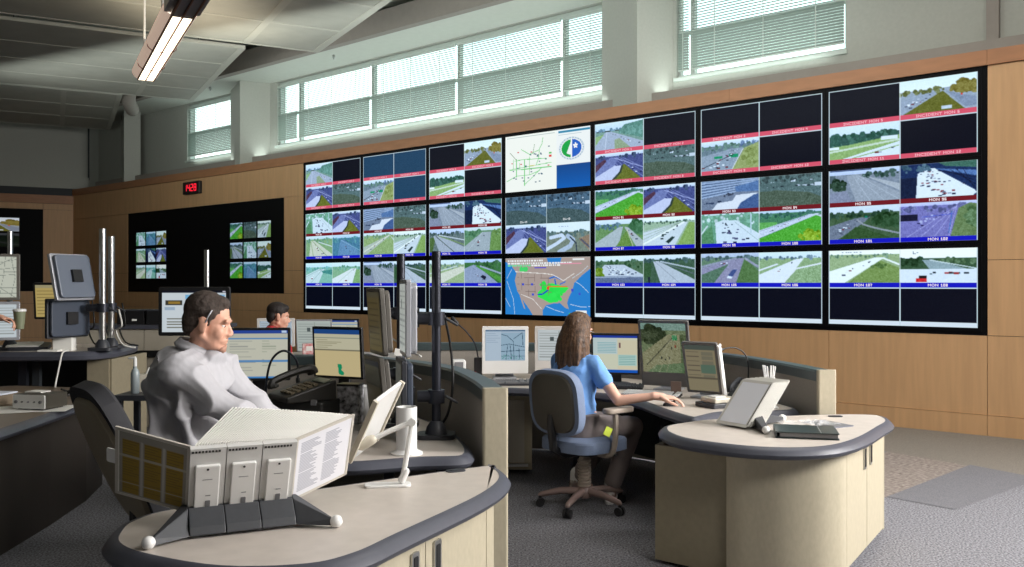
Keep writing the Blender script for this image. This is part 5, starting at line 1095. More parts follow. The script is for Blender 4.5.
def task_chair(label, loc, rz, seat_m, back_m, shell_m, arm_m, base_m, seat_z=.46, recline=10, hi=1.0, arms=True, spin=0, bh=.56, bw=.25):
    """faces local +Y"""
    root = thing('office_chair', label, 'chair', (*loc,0), rz, 'office chairs')
    M0 = Matrix.Rotation(spin,4,'Z')
    hub = MB(); hub.lathe([(.05,.075),(.058,.10),(.05,.135),(.034,.15)],20); hub.build('hub', base_m, root, smooth='auto')
    for k in range(5):
        a = spin+2*PI*k/5; d = V((math.cos(a),math.sin(a),0)); q = MB()
        q.tube([d*.03+V((0,0,.118)),d*.16+V((0,0,.115)),d*.30+V((0,0,.085)),d*.318+V((0,0,.078))],[.026,.024,.019,.010],10); lg_ = q.build('leg', base_m, root, smooth='auto')
        q = MB(); e_ = d*.305; t_ = V((-d.y,d.x,0))
        for sg in (-1,1): q.cyl(e_+t_*(.006*sg)+V((0,0,.029)), e_+t_*(.026*sg)+V((0,0,.029)), .029, seg=14)
        q.cyl(e_+V((0,0,.03)), e_+V((0,0,.075)), .012, seg=8); q.build('caster', M_blackp, lg_, smooth='auto')
    q = MB(); pr = [(.036,.15)]
    for k in range(9): z = .155+.021*k; pr += [(.047,z),(.047,z+.011),(.037,z+.013),(.037,z+.019)]
    pr.append((.03,.36)); q.lathe(pr,18); q.build('bellows', arm_m, root, smooth='auto')
    q = MB(); q.rbox(0,0,seat_z-.075,.26,.22,.04,.05); q.cyl((.05,.02,seat_z-.085),(.24,.03,seat_z-.075),.008,seg=6); q.rbox(.25,.03,seat_z-.074,.05,.03,.012,.01); q.build('tilt_mechanism', M_blackp, root)
    se = lambda a_, b_, cz, n_=3.2: [(a_*math.copysign(abs(math.cos(t))**(2/n_),math.cos(t)), cz+b_*math.copysign(abs(math.sin(t))**(2/n_),math.sin(t))) for t in [2*PI*k/20+.08 for k in range(20)]]
    q = MB(); pillow_panel(q, se(.25,.25,.0,3.6), .075, .022, Matrix.Translation((0,0,seat_z-.02)) @ Matrix.Rotation(R(-90),4,'X')); q.build('seat', seat_m, root, smooth='auto')
    # back: local frame tilted
    MBk = Matrix.Translation((0,-.235,seat_z+.06)) @ Matrix.Rotation(R(recline),4,'X')
    hb = bh*hi
    ol = se(bw, hb/2, hb/2, 3.4)
    q = MB(); pillow_panel(q, ol, .07, .015, MBk @ Matrix.Rotation(PI,4,'Z')); q.build('backrest', back_m, root, smooth='auto')
    q = MB(); pillow_panel(q, [(x*.84,.02+z*.9) for x,z in ol], .02, .02, MBk @ Matrix.Translation((0,-.042,0))); q.build('back_shell', shell_m, root, smooth='auto')
    q = MB(); q.tube([(0,-.02,seat_z-.085),(0,-.2,seat_z-.08),(0,-.29,seat_z-.03),(0,-.31,seat_z+.1),(0,-.315,seat_z+.2)],[.03,.03,.03,.028,.02],8); q.build('back_support', M_blackp, root, smooth='auto')
    if arms:
        for sg in (-1,1):
            q = MB(); q.tube(catmull([(sg*.14,.0,seat_z-.085),(sg*.25,.0,seat_z-.07),(sg*.285,.005,seat_z+.02),(sg*.275,.02,seat_z+.16),(sg*.27,.02,seat_z+.21)],4),[.02]*16+[.018],8); a_ = q.build('armrest', arm_m, root, smooth='auto')
            q = MB(); q.rbox(sg*.272,.05,seat_z+.225,.085,.26,.035,.04,5); q.build('arm_pad', arm_m, a_, bevel=.01, seg=3)
    return root
wc = task_chair('blue-grey office chair the woman sits on, dark shell facing the camera', (.50,6.05), R(-50), M_seatb, M_seatb, M_shell, M_arm, M_base, .475, 6, 1.0, spin=R(78), bh=.44, bw=.24)
# green tag hanging from the woman's belt loop
q = MB(); q.box(0,0,0,.05,.004,.058,M=Matrix.Translation((.625,5.70,.585)) @ Matrix.Rotation(R(20),4,'Z') @ Matrix.Rotation(R(28),4,'Y')); tg = q.build('key_tag', mat('lime_card', c(196,214,70), .6)); 
tag(tg, 'lime green key tag hanging beside the woman\'s chair arm', 'key tag')
M_mesh = mat('black_mesh_fabric', c(46,46,50), .85, bump=.2, bscale=300)
task_chair('dark high-backed office chair behind the man in the pale shirt', (-1.36,3.90), R(-46), M_mesh, M_mesh, mat('tan_shell', c(150,138,118), .55), M_blackp, M_blackp, .47, 24, 1.2, arms=True, spin=R(20), bw=.21)
task_chair('dark office chair at the far worktop, under the red-shirted person', (-2.42,8.45), R(-70), M_mesh, M_mesh, M_shell, M_blackp, M_blackp, .45, 8, .8)
task_chair('dark office chair at the left console, mostly outside the picture', (-4.62,6.2), R(-50), M_mesh, M_mesh, M_shell, M_blackp, M_blackp, .45, 8, .8)
# ------------------------------------------------------------------ desktop equipment
def monitor(label, loc, rz, w, h, pic, frame_m, name='monitor', stand='neck', bz=.02, tilt=4, z=DZ, lift=.1, depth=.045, scr=None, group='desk monitors', chin=0):
    """stands at loc on height z, screen faces local -Y"""
    root = thing(name, label, 'monitor', (loc[0],loc[1],z), rz, group)
    T = Matrix.Translation((0,0,lift)) @ Matrix.Rotation(R(tilt),4,'X')
    Hh = h+2*bz+chin
    q = MB(); q.rbox(0,0,Hh/2,w+2*bz,depth*.5,Hh,.008,3,axis='Y',M=T); q.rbox(0,depth*.4,Hh/2,w*.8,depth*.5,h*.8,.02,3,axis='Y',M=T); q.build('housing', frame_m, root, bevel=.003)
    screen_mesh('screen', pic, w, h, scr or M_scr2, root, T @ Matrix.Translation((0,-depth*.25-.0015,chin+bz+h/2)))
    if stand == 'neck':
        q = MB(); q.box(0,.06,(lift+.12)/2,.08,.03,lift+.12); q.build('stand_neck', frame_m, root, bevel=.004)
        q = MB(); q.lathe([(.0001,0),(.125,0),(.125,.008),(.1,.016),(.03,.02),(.0001,.02)],24,Matrix.Translation((0,.05,0)) @ Matrix.Diagonal((1,.75,1,1))); q.build('stand_base', frame_m, root, smooth='auto')
    elif stand == 'foot':
        q = MB(); q.box(0,.05,.006,.2,.18,.012); q.box(0,.10,.09,.16,.012,.19, M=Matrix.Identity(4)); q.build('stand_foot', M_silv, root, bevel=.003)
    elif stand == 'pole':
        pass
    return root
def keyboard(label, loc, rz, m_base, m_keys, w=.44, d=.15, z=DZ):
    root = thing('keyboard', label, 'keyboard', (loc[0],loc[1],z), rz, 'keyboards')
    T = Matrix.Rotation(R(5),4,'X')
    q = MB(); q.rbox(0,0,.016,w,d,.016,.012,3,M=T); q.build('base', m_base, root, bevel=.003)
    q = MB()
    for r in range(6):
        y = -d/2+.016+(d-.03)*r/5; x = -w/2+.014
        while x < w/2-.014:
            kw = .0165
            if r == 0 and -.12 < x < .02: kw = .11
            if not (.098*w/.44 < x < .108*w/.44 or .155*w/.44 < x < .163*w/.44): q.box(x+kw/2,y,.029,kw*.88,.0165,.01,M=T)
            x += kw+.0028
    q.build('keys', m_keys, root); return root
def desk_phone(label, loc, rz, m, z=DZ, cord=True):
    root = thing('desk_phone', label, 'telephone', (loc[0],loc[1],z), rz, 'desk telephones')
    q = MB(); vs = [(-.1,-.1,0),(.1,-.1,0),(.1,.1,0),(-.1,.1,0),(-.1,-.1,.025),(.1,-.1,.025),(.1,.1,.085),(-.1,.1,.085)]
    q.add(vs, [(0,3,2,1),(4,5,6,7),(0,1,5,4),(1,2,6,5),(2,3,7,6),(3,0,4,7)]); q.build('base', m, root, bevel=.006)
    sl = math.atan2(.06,.2); T = Matrix.Translation((0,0,.056)) @ Matrix.Rotation(sl,4,'X')
    q = MB(); q.tube(catmull([(-.07,-.085,.02),(-.07,-.075,.045),(-.07,0,.052),(-.07,.075,.045),(-.07,.085,.02)],4),[.022,.024,.022,.018,.016,.016,.016,.016,.016,.016,.016,.018,.022,.024,.024,.024,.022],8); o = q.build('handset', m, root, smooth='auto'); o.matrix_local = T
    q = MB()
    for r in range(5):
        for k in range(4): q.box(-.02+.03*k,-.07+.024*r,.004,.021,.015,.008)
    q.build('keypad', M_grey, root).matrix_local = T
    q = MB(); q.box(.03,.07,.003,.11,.035,.005); q.build('display', mat('lcd_green', c(120,128,112), .3), root).matrix_local = T
    return root
DKEY = mat('dark_keys', c(58,60,66), .5); 
# --- woman's desk, from left to right
monitor('white all-in-one computer showing a blue road map, at the woman\'s left', (-.06,7.5), R(4), .34, .265, ui_roads(), M_whitep, 'all_in_one_computer', 'foot', .028, 5, lift=.045, chin=.085, depth=.06, group='white all-in-one computers')
monitor('white all-in-one computer partly hidden behind the woman\'s head', (.395,7.5), R(-6), .34, .265, ui_sheet((196,204,206)), mat('warm_white_plastic', c(214,210,206), .4), 'all_in_one_computer', 'foot', .028, 5, lift=.045, chin=.085, depth=.06, group='white all-in-one computers')
monitor('black monitor showing a pale form, to the right of the woman', (.835,7.05), R(-14), .355, .30, ui_form(), M_blackp, bz=.016, lift=.085, tilt=6)
monitor('grey portrait monitor showing a highway, on the woman\'s desk', (1.185,6.68), R(-28), .35, .385, ui_hwy(), mat('mid_grey_plastic', c(96,95,94), .4), bz=.02, lift=.035, tilt=12, chin=.09, stand='foot', depth=.06, scr=M_scr3)
monitor('narrow touch screen with a white edge, tilted back beside the phone', (1.375,6.22), R(-34), .22, .345, ui_touch(), mat('mid_grey_plastic', c(96,95,94), .4), bz=.02, lift=.04, tilt=18, stand='foot', depth=.05, scr=M_scr3)
q = MB(); q.box(0,0,.20,.014,.05,.40, M=Matrix.Translation((1.50,6.155,DZ+.01)) @ Matrix.Rotation(R(-34),4,'Z') @ Matrix.Rotation(R(18),4,'X')); tag(q.build('white_bar_light', M_whitep), 'white upright bar along the touch screen\'s right edge', 'light bar')
keyboard('black keyboard in front of the left white computer', (-.06,7.05), R(4), M_dkp, M_grey, .44, .17)
keyboard('black keyboard under the black monitor', (.82,6.80), R(-14), M_blackp, DKEY, .40, .14)
keyboard('black keyboard with pale keys beside the woman\'s mouse hand', (1.0,6.28), R(-24), M_blackp, M_whitep, .42, .16)
ms = thing('computer_mouse', 'dark mouse under the woman\'s right hand', 'mouse', (1.055,5.83,DZ), R(-80))
q = MB(); q.ell((0,0,.006),(.03,.052,.026)); q.build('shell', M_dkp, ms, smooth=True); q = MB(); q.cyl((-.003,.026,.03),(.003,.026,.03),.008,seg=10); q.build('scroll_wheel', M_blackp, ms)
sp = thing('desk_speaker', 'small white desk speaker left of the red mug', 'speaker', (-.44,7.2,DZ), R(8))
q = MB(); q.rbox(0,0,.105,.115,.10,.17,.02,4,axis='Y'); q.build('cabinet', M_whitep, sp, bevel=.006); q = MB(); q.box(0,-.052,.135,.07,.004,.075); q.build('grille', M_grey, sp); q = MB(); q.lathe([(.0001,0),(.05,0),(.045,.012),(.03,.026)],18); q.build('foot', M_whitep, sp, smooth='auto'); q = MB(); q.cyl((0,-.053,.055),(0,-.05,.055),.006,seg=10); q.build('knob', M_grey, sp)
mg = thing('mug', 'red mug beside the small white speaker', 'mug', (-.33,7.1,DZ), R(20))
q = MB(); q.lathe([(.0001,0),(.036,0),(.041,.01),(.042,.1),(.038,.1),(.036,.012),(.0001,.01)],24); q.build('cup', mat('red_glaze', c(134,34,40), .25), mg, smooth='auto'); q = MB(); q.tube(catmull([(.04,0,.08),(.065,0,.075),(.07,0,.05),(.06,0,.028),(.04,0,.022)],4),.006,8); q.build('handle', MATS['red_glaze'], mg, smooth=True)
mi = thing('gooseneck_microphone', 'black gooseneck microphone beside the left white computer', 'microphone', (-.29,7.5,DZ))
q = MB(); q.rbox(0,0,.09,.07,.05,.18,.012,3); q.build('base', M_blackp, mi, bevel=.004); q = MB(); q.tube(catmull([(0,0,.18),(-.03,-.0,.3),(-.1,-.0,.40),(-.19,0,.48)],6),.006,8); q.build('gooseneck', M_dkmet, mi, smooth=True); q = MB(); q.cap((-.18,0,.475),(-.22,0,.515),.016,.018); q.build('capsule', M_blackp, mi, smooth=True)
nc = thing('note_card', 'small brown card leaning on the portrait highway monitor', 'card', (1.22,6.50,DZ), R(-20)); q = MB(); q.box(0,0,.045,.075,.006,.09,M=Matrix.Rotation(R(10),4,'X')); q.build('card', mat('brown_card', c(132,112,102), .7), nc)
ab_ = thing('intercom_unit', 'beige intercom unit on a dark pad beside the touch screen', 'intercom', (1.37,5.80,DZ), R(28))
q = MB(); q.rbox(0,0,.016,.25,.19,.03,.012); q.build('dark_pad', M_dkp, ab_, bevel=.004); q = MB(); q.rbox(.0,.0,.048,.19,.15,.034,.01); q.build('case', M_beige, ab_, bevel=.008); q = MB(); q.box(-.02,0,.068,.09,.09,.008); q.build('key_plate', M_whitep, ab_, bevel=.003)
desk_phone('black desk telephone behind the right page rack', (1.66,6.22), R(-38), M_dkp)
gl = thing('gooseneck_microphone', 'thin black gooseneck arched over the black desk telephone', 'microphone', (1.73,6.44,DZ)); q = MB(); q.lathe([(.0001,0),(.03,0),(.03,.02),(.012,.03)],14); q.build('base', M_blackp, gl, smooth='auto'); q = MB(); q.tube(catmull([(0,0,.02),(.01,0,.2),(-.02,0,.30),(-.10,-.02,.345),(-.2,-.06,.335)],6),.005,8); q.build('gooseneck', M_blackp, gl, smooth=True); q = MB(); q.cap((-.19,-.055,.335),(-.25,-.075,.325),.010,.012); q.build('capsule', M_blackp, gl, smooth=True)
def pen_holder(label, loc, pens, hgt=.21, r=.048):
    root = thing('white_cylinder_holder', label, 'holder', loc)
    q = MB(); q.lathe([(.0001,0),(r*1.55,0),(r*1.55,.008),(r*1.1,.018),(r,.024),(r,hgt),(r*.86,hgt),(r*.86,.03),(.0001,.03)],24); q.build('cylinder', M_whitep, root, smooth='auto')
    g = random.Random(5)
    for k in range(pens):
        a = 2*PI*k/pens; q = MB(); q.cap((math.cos(a)*.01,math.sin(a)*.01,hgt*.4),(math.cos(a)*.04,math.sin(a)*.03,hgt+.05+.03*g.random()),.007,.005); q.build('pen', M_whitep, root, smooth=True)
    return root
pen_holder('white round holder with white pens behind the right page rack', (1.68,5.72,DZ), 6, .2, .04)
# --- flip page racks
M_tabp = mat('rack_white', c(232,231,228), .45); M_rackd = mat('rack_charcoal', c(62,64,68), .5, var=.05, scale=50)
def text_page(bg, ink, cols, rows, seed, hl=None):
    p = Pic(56,76,bg); g = np.random.RandomState(seed)
    for cc in range(cols):
        x0 = .08+.86*cc/cols; x1 = x0+.86/cols-.05
        if hl: p.rect(x0,.1,x1,.95,hl)
        for r in range(rows):
            y = .08+.86*r/rows; p.rect(x0,y,x0+(x1-x0)*(.5+.5*g.rand()),y+.5*.86/rows,ink,.75)
    return p
def page_rack(label, loc, rz, n, left_pic, right_pic, fan=(-62,30,56), mods=3):
    """front (spines and ball feet) faces local -Y; pages open towards +Y; everything above the base leans towards -Y"""
    root = thing('page_rack', label, 'page rack', loc, rz, 'flip page racks')
    mw = .112; W = mw*mods
    T = Matrix.Translation((0,.02,.06)) @ Matrix.Rotation(R(27),4,'X')
    PHt, PW_ = .265, .25
    for k in range(mods):
        x = (k-(mods-1)/2)*mw; yb = .012*abs(k-(mods-1)/2)
        q = MB(); vs = []; 
        pr = [(-.085,.012),(-.075,.038),(-.02,.085),(.05,.10),(.075,.09),(.075,.03),(.02,.03),(-.06,.008)]
        nn = len(pr); q.add([(x-mw/2+.0008,y,z) for y,z in pr]+[(x+mw/2-.0008,y,z) for y,z in pr], [tuple(range(nn)),tuple(range(2*nn-1,nn-1,-1))]+[(i,(i+1)%nn,nn+(i+1)%nn,nn+i) for i in range(nn)]); q.build('base_module', M_rackd, root, bevel=.003)
        q = MB(); q.box(x,0,PHt/2,mw-.003,.018,PHt); sp_ = q.build('spine', mat('rack_spine', c(214,213,210), .5), root); sp_.matrix_local = T
        q = MB(); q.rbox(x,-.014,.098,.076,.012,.21,.004,2,axis='Y'); tb = q.build('label_holder', M_tabp, root, bevel=.003); tb.matrix_local = T
        q = MB(); q.cyl((x,-.0215,.19),(x,-.0195,.19),.004,seg=10); q.build('screw_hole', M_blackp, tb)
        q = MB(); q.box(x,-.0205,.15,.03,.001,.002); q.build('print_mark', M_grey, tb); q = MB(); q.box(x+.004,-.0205,.085,.016,.001,.003); q.build('print_mark', M_grey, tb); q = MB(); q.rbox(x+.004,-.0205,.05,.016,.001,.03,.003,2,axis='Y'); q.build('print_mark', M_grey, tb)
        q = MB()
        for j in range(9): q.box(x-mw/2+.009+j*.0101,-.0095,PHt-.012,.0062,.002,.007)
        q.build('slot_row', M_blackp, sp_)
    for sg in (-1,1):
        q = MB(); x0 = sg*W/2; pts = [(x0,-.085,.012),(x0,-.02,.085),(x0,.05,.10),(x0,.075,.06),(x0,.06,.02)]
        e = V((sg*(W/2+.11),-.135,.02)); r_ = .016
        tip = [(e.x,e.y-.0,e.z-.012),(e.x-sg*.004,e.y+.008,e.z+.012),(e.x-sg*.0,e.y+.022,e.z+.014),(e.x,e.y+.026,e.z),(e.x,e.y+.02,e.z-.01)]
        q.add([tuple(p) for p in pts]+[tuple(p) for p in tip], [(0,1,2,3,4),(9,8,7,6,5)]+[(i,(i+1)%5,5+(i+1)%5,5+i) for i in range(5)]); lgo = q.build('base_leg', M_rackd, root, bevel=.003)
        q = MB(); q.ell((e.x+sg*.012,e.y+.004,.021),(.021,.021,.021)); q.build('ball_foot', M_whitep, lgo, smooth=True)
    M_slv = mat('clear_sleeve_frame', c(196,190,180), .35); 
    for i in range(n):
        t = i/(n-1); x = -W/2+.004+(W-.008)*t; an = R(fan[0] if i == 0 else fan[1]+(fan[2]-fan[1])*t)
        Mi = T @ Matrix.Translation((x,.008,0)) @ Matrix.Rotation(-an,4,'Z')
        q = MB(); q.rbox(0,.006+PW_/2,PHt/2,.0022,PW_,PHt,.01,2,axis='X')
        if i not in (0,n-1):
            q.build('page_sleeve', M_paper, root).matrix_local = Mi
        else:
            q = MB()
            for yy, zz, sy, sz in ((PW_/2,.004,PW_,.01),(PW_/2,PHt-.004,PW_,.01),(PW_,PHt/2,.01,PHt),(.006,PHt/2,.01,PHt)): q.box(0,yy,zz,.006,sy,sz)
            so = q.build('page_sleeve', M_slv, root); so.matrix_local = Mi
            pic = left_pic if i == 0 else right_pic
            q = MB(); q.box(0,PW_/2,PHt/2,.003,PW_-.006,PHt-.006); q.build('sheet_back', M_paper, so)
            sgn = -1 if i == 0 else 1
            # the printed side looks outward
            Ms = Matrix.Translation((sgn*.003,PW_/2,PHt/2)) @ Matrix.Rotation(R(-90 if i == 0 else 90),4,'Z')
            screen_mesh('printed_page', pic, PW_-.02, PHt-.02, M_print, so, Ms)
            if i == 0: q = MB(); q.rbox(0,PW_+.018,PHt*.55,.003,.035,.055,.006,2,axis='X'); q.build('index_tab', M_tabp, so)
    return root
pl = Pic(56,76,(150,146,136))
for cx0, cx1 in ((.06,.3),(.38,.62),(.70,.94)):
    pl.rect(cx0,.12,cx1,.97,(150,122,36))
    for r in range(20): pl.rect(cx0,.13+.042*r,cx1-.04*(r%3),.142+.042*r,(112,92,40),.8)
pl.rect(0,.36,1,.39,(176,170,150)); pl.rect(0,.8,1,.82,(176,170,150)); pl.rect(.32,.1,.36,.97,(186,182,176)); pl.rect(.64,.1,.68,.97,(186,182,176))
pr_ = text_page((222,222,228),(120,124,140),2,34,3)
page_rack('page rack nearest the camera, three white label holders facing out', (-.905,2.92,DZ), math.atan2(2.99-2.73,-.625+1.145)*.93, 42, pl, pr_, (-58,34,62))
# --- the page rack on the aisle desk: pages closed and leaning back, seen from the side
pk = thing('page_rack', 'page rack on the aisle worktop, its white pages leaning back beside the black binder', 'page rack', (1.24,4.955,DZ), 0, 'flip page racks')
bx_ = V((.57,-.82,0)).normalized(); ln = V((.82,.57,0)).normalized(); tl = R(44)
up_ = (V((0,0,1))*math.cos(tl)+ln*math.sin(tl)).normalized(); nr = bx_.cross(up_)
if nr.dot(ln) > 0: nr = -nr
MB2 = Matrix(((*bx_,),(*up_,),(*nr,))).transposed().to_4x4()
for k in range(12):
    off = -nr*(.0095*k)
    q = MB(); q.rbox(0,.165,0,.225,.33,.003,.012,3); o = q.build('page_sleeve', M_paper if k else mat('sleeve_rim', c(206,204,198), .4), pk); Mk = MB2.copy(); Mk.translation = ln*(.0095*k/math.cos(tl))+V((0,0,.012))+up_*.003*(k%3); o.matrix_local = Mk
    if k == 0:
        q = MB(); q.box(.0,.165,.0022,.19,.29,.001); o2 = q.build('printed_page', mat('glossy_page', c(236,238,246), .2), o)
        q = MB(); q.box(.105,.165,.0022,.004,.3,.001); q.build('page_rule', M_dkp, o)
q = MB(); vs = [(-.02,.03,.0),(.09,-.06,.0),(.20,.10,.0),(.11,.17,.0),(.03,.03,.05),(.08,-.03,.05),(.15,.07,.10),(.10,.11,.10)]
q.add(vs, [(0,3,2,1),(4,5,6,7),(0,1,5,4),(1,2,6,5),(2,3,7,6),(3,0,4,7)], Matrix.Translation((.03,.02,.004))); q.build('base', M_rackd, pk, bevel=.004)
for e in (V((1.375,4.745,.02)),V((1.585,5.15,.02))):
    e = e-V((1.24,4.955,0)); s0 = V((.15,.03,.075)); w_ = V((-(e-s0).y,(e-s0).x,0)).normalized()*.03
    q = MB(); q.add([tuple(p) for p in (s0+w_,s0-w_,s0-w_-V((0,0,.065)),s0+w_-V((0,0,.065)),e+w_*.5+V((0,0,.012)),e-w_*.5+V((0,0,.012)),e-w_*.5-V((0,0,.012)),e+w_*.5-V((0,0,.012)))],[(0,1,2,3),(7,6,5,4),(0,4,5,1),(1,5,6,2),(2,6,7,3),(3,7,4,0)]); lo = q.build('base_leg', M_rackd, pk, bevel=.003)
    q = MB(); d_ = (e-s0).normalized(); q.ell((e.x+d_.x*.012,e.y+d_.y*.012,.022),(.022,.022,.022)); q.build('ball_foot', M_whitep, lo, smooth=True)
# --- copy holder on the near desk
ch = thing('copy_stand', 'white jointed copy stand with a tilted white board on the nearest worktop', 'copy stand', (-.50,3.52,DZ))
q = MB(); q.rbox(0,0,.005,.185,.075,.01,.02,4,M=Matrix.Rotation(R(8),4,'Z')); q.build('base_plate', M_whitep, ch, bevel=.003)
q = MB(); q.cap((.057,-.0,.026),(.075,.0,.06),.016,.013); q.tube([(.062,0,.04),(.078,0,.13),(.098,.0,.255)],.0105,8); q.build('lower_arm', M_whitep, ch, smooth='auto')
q = MB(); q.cyl((.098,-.016,.258),(.098,.016,.258),.016,seg=14); q.tube([(.098,0,.258),(.02,-.01,.228),(-.075,-.02,.185)],.0105,8); q.build('upper_arm', M_whitep, ch, smooth='auto')
q = MB(); q.cap((-.06,-.02,.19),(-.1,-.02,.17),.02,.024); q.build('pivot', M_beige, ch, smooth='auto')
bx = V((.40,-.42,.81)).normalized(); by = V((.45,.75,.43)); by = (by-bx*by.dot(bx)).normalized(); bn = bx.cross(by)
MT = Matrix((( *bx,),(*by,),(*bn,))).transposed().to_4x4(); MT.translation = V((-.05,0,.262))
q = MB(); q.rbox(0,0,0,.32,.20,.014,.012,3); o = q.build('board', M_whitep, ch, bevel=.003); o.matrix_local = MT
for yy in (-.102,.102): q = MB(); q.box(0,yy,-.004,.32,.014,.023); q.build('board_rim', M_beige, ch, bevel=.002).matrix_local = MT
q = MB(); q.rbox(-.02,-.05,.012,.03,.02,.012,.005,2); q.rbox(.08,.04,.012,.02,.014,.012,.005,2); q.build('clip', M_beige, ch).matrix_local = MT
pen_holder('plain white cylinder on the seated man\'s worktop behind the copy stand', (-.505,4.19,DZ), 0, .225, .05)
def grommet(label, x, y, rz=0):
    o = MB().rbox(0,0,.002,.085,.05,.006,.02,4).rbox(0,0,.004,.05,.022,.006,.01,3).build('cable_grommet', M_dkp, loc=(x,y,DZ), rot=(0,0,rz)); tag(o, label, 'cable grommet', 'cable grommets')
grommet('dark cable grommet set in the nearest worktop', -.245, 3.80, R(25)); grommet('dark cable grommet set in the aisle worktop\'s far edge', 1.98, 5.36, R(-5))
# --- binder and plastic sleeves on the aisle desk
bd = thing('ring_binder', 'closed black binder lying on the aisle worktop', 'binder', (1.575,4.70,DZ), R(-14))
q = MB(); q.rbox(0,0,.004,.32,.26,.006,.006,2); q.rbox(0,0,.032,.32,.26,.006,.006,2); q.box(-.158,0,.018,.006,.26,.028); q.build('cover', mat('binder_black', c(40,50,52), .35), bd, bevel=.002)
q = MB(); q.box(.008,0,.018,.29,.245,.02); q.build('pages', M_grey, bd); q = MB(); q.box(.07,0,.0358,.004,.25,.0012); q.build('cover_crease', M_silv, bd)
q = MB()
g = random.Random(11); nx, ny = 14, 9
vs = [(-.16+.32*i/(nx-1)+g.uniform(-.006,.006), -.09+.18*j/(ny-1)+g.uniform(-.005,.005), .004+.022*g.random()*(1-abs(2*i/(nx-1)-1)*.5)) for j in range(ny) for i in range(nx)]
q.add(vs, [(j*nx+i,j*nx+i+1,(j+1)*nx+i+1,(j+1)*nx+i) for j in range(ny-1) for i in range(nx-1)])
M_clr = mat('clear_plastic', c(236,238,240), .08); 
_n = M_clr.node_tree; _x = _n.nodes.new('ShaderNodeMixShader'); _y = _n.nodes.new('ShaderNodeBsdfTransparent'); _x.inputs['Fac'].default_value = .3
_n.links.new(_y.outputs[0], _x.inputs[1]); _n.links.new(_n.nodes['Principled BSDF'].outputs[0], _x.inputs[2]); _n.links.new(_x.outputs[0], _n.nodes['Material Output'].inputs['Surface'])
pw = q.build('plastic_wrap', M_clr, loc=(1.70,5.05,DZ+.002), rot=(0,0,R(10))); tag(pw, 'crumpled clear plastic beside the black binder', 'plastic wrap')
fd_ = thing('grey_folder', 'grey folder under the clear plastic on the aisle worktop', 'folder', (1.83,5.06,DZ), R(25)); q = MB(); q.rbox(0,0,.003,.16,.24,.005,.012,3); q.build('cover', mat('folder_slate', c(112,114,124), .4), fd_); q = MB(); q.rbox(0,-.02,.0065,.13,.16,.001,.008,3); q.build('label_sheet', M_grey, fd_)
# --- monitor poles at the seated man's desk
def clamp_arm(root, z, x, ang, L=.14):
    d = V((math.cos(ang),math.sin(ang),0))
    q = MB(); q.cyl((0,0,z-.035),(0,0,z+.035),.045,seg=16); q.tube([d*.02+V((0,0,z)),d*L+V((0,0,z))],.032,10); a_ = q.build('swivel_arm', M_dkmet, root, smooth='auto')
    q = MB(); e = d*(-.05); q.cap(e+V((0,0,z)),d*(-.11)+V((0,0,z-.035)),.008,.007); q.build('clamp_lever', M_dkp, a_, smooth=True)
def pole(label, loc, hgt, arms, z=DZ, m=None, base=True, r=.024):
    root = thing('monitor_pole', label, 'monitor pole', (*loc,z), 0, 'monitor poles')
    q = MB(); q.cyl((0,0,.02 if base else 0),(0,0,hgt),r,seg=18); q.build('pole', m or M_dkmet, root, smooth='auto')
    if base:
        q = MB(); q.rbox(0,0,.013,.2,.16,.024,.04,5); q.lathe([(.06,.024),(.05,.06),(.03,.09)],18); q.build('base', M_dkp, root, smooth='auto')
    for zz, an, L_ in arms: clamp_arm(root, zz, 0, an, L_)
    return root
pole('tall dark monitor pole nearest the fabric partition, carrying two monitors', (-.40,4.62), .985, [(.63,R(188),.10),(.22,R(188),.10)])
pole('second tall dark monitor pole behind the first, carrying two monitors', (-.635,5.0), .985, [(.645,R(190),.10),(.30,R(190),.10)])
def arm_monitor(label, loc, rz, z, w, h, m, pic, tilt=0, back_m=None, scr=None):
    root = thing('monitor', label, 'monitor', (*loc,z), rz, 'pole mounted monitors')
    T = Matrix.Rotation(R(tilt),4,'X')
    q = MB(); q.rbox(0,0,0,w,.028,h,.012,3,axis='Y',M=T); q.build('bezel', m, root, bevel=.004)
    q = MB(); q.rbox(0,.03,0,w*.92,.034,h*.92,.03,4,axis='Y',M=T); q.build('rear_case', back_m or m, root, bevel=.008)
    q = MB(); q.box(0,.058,0,.1,.022,.1,M=T); q.build('mount_plate', M_blackp, root)
    screen_mesh('screen', pic, w-.045, h-.045, scr or M_scr3, root, T @ Matrix.Translation((0,-.0155,0)))
    return root
DKP = ui_mapgrey(); DKP.a *= .45
arm_monitor('silver monitor high on the near pole, seen edge on', (-.565,4.63), R(-77), 1.37, .32, .40, M_silv, ui_sheet(), 0, M_silv)
arm_monitor('dark monitor low on the near pole, below the silver one', (-.585,4.62), R(-77), .955, .32, .40, M_dkp, DKP, 0, mat('navy_case', c(64,72,86), .45))
bp = ui_yellow(); bp.a *= .42
arm_monitor('grey monitor high on the second pole, angled towards the camera', (-.77,4.99), R(-68), 1.335, .34, .38, mat('grey_bezel', c(98,94,88), .5), bp, 4)
bp2 = ui_tan(); bp2.a = np.clip(bp2.a*.3,0,1)
arm_monitor('brown-tinted dark monitor low on the second pole', (-.77,4.97), R(-66), .96, .34, .36, mat('grey_bezel', c(98,94,88), .5), bp2, 6)
q = MB(); q.tube(catmull([(-.70,5.02,1.24),(-.62,4.98,1.20),(-.56,4.9,1.17),(-.5,4.8,1.15)],5),.006,8); tag(q.build('white_cable', M_wcable, smooth=True), 'white cable slung between the two monitor poles', 'cable')
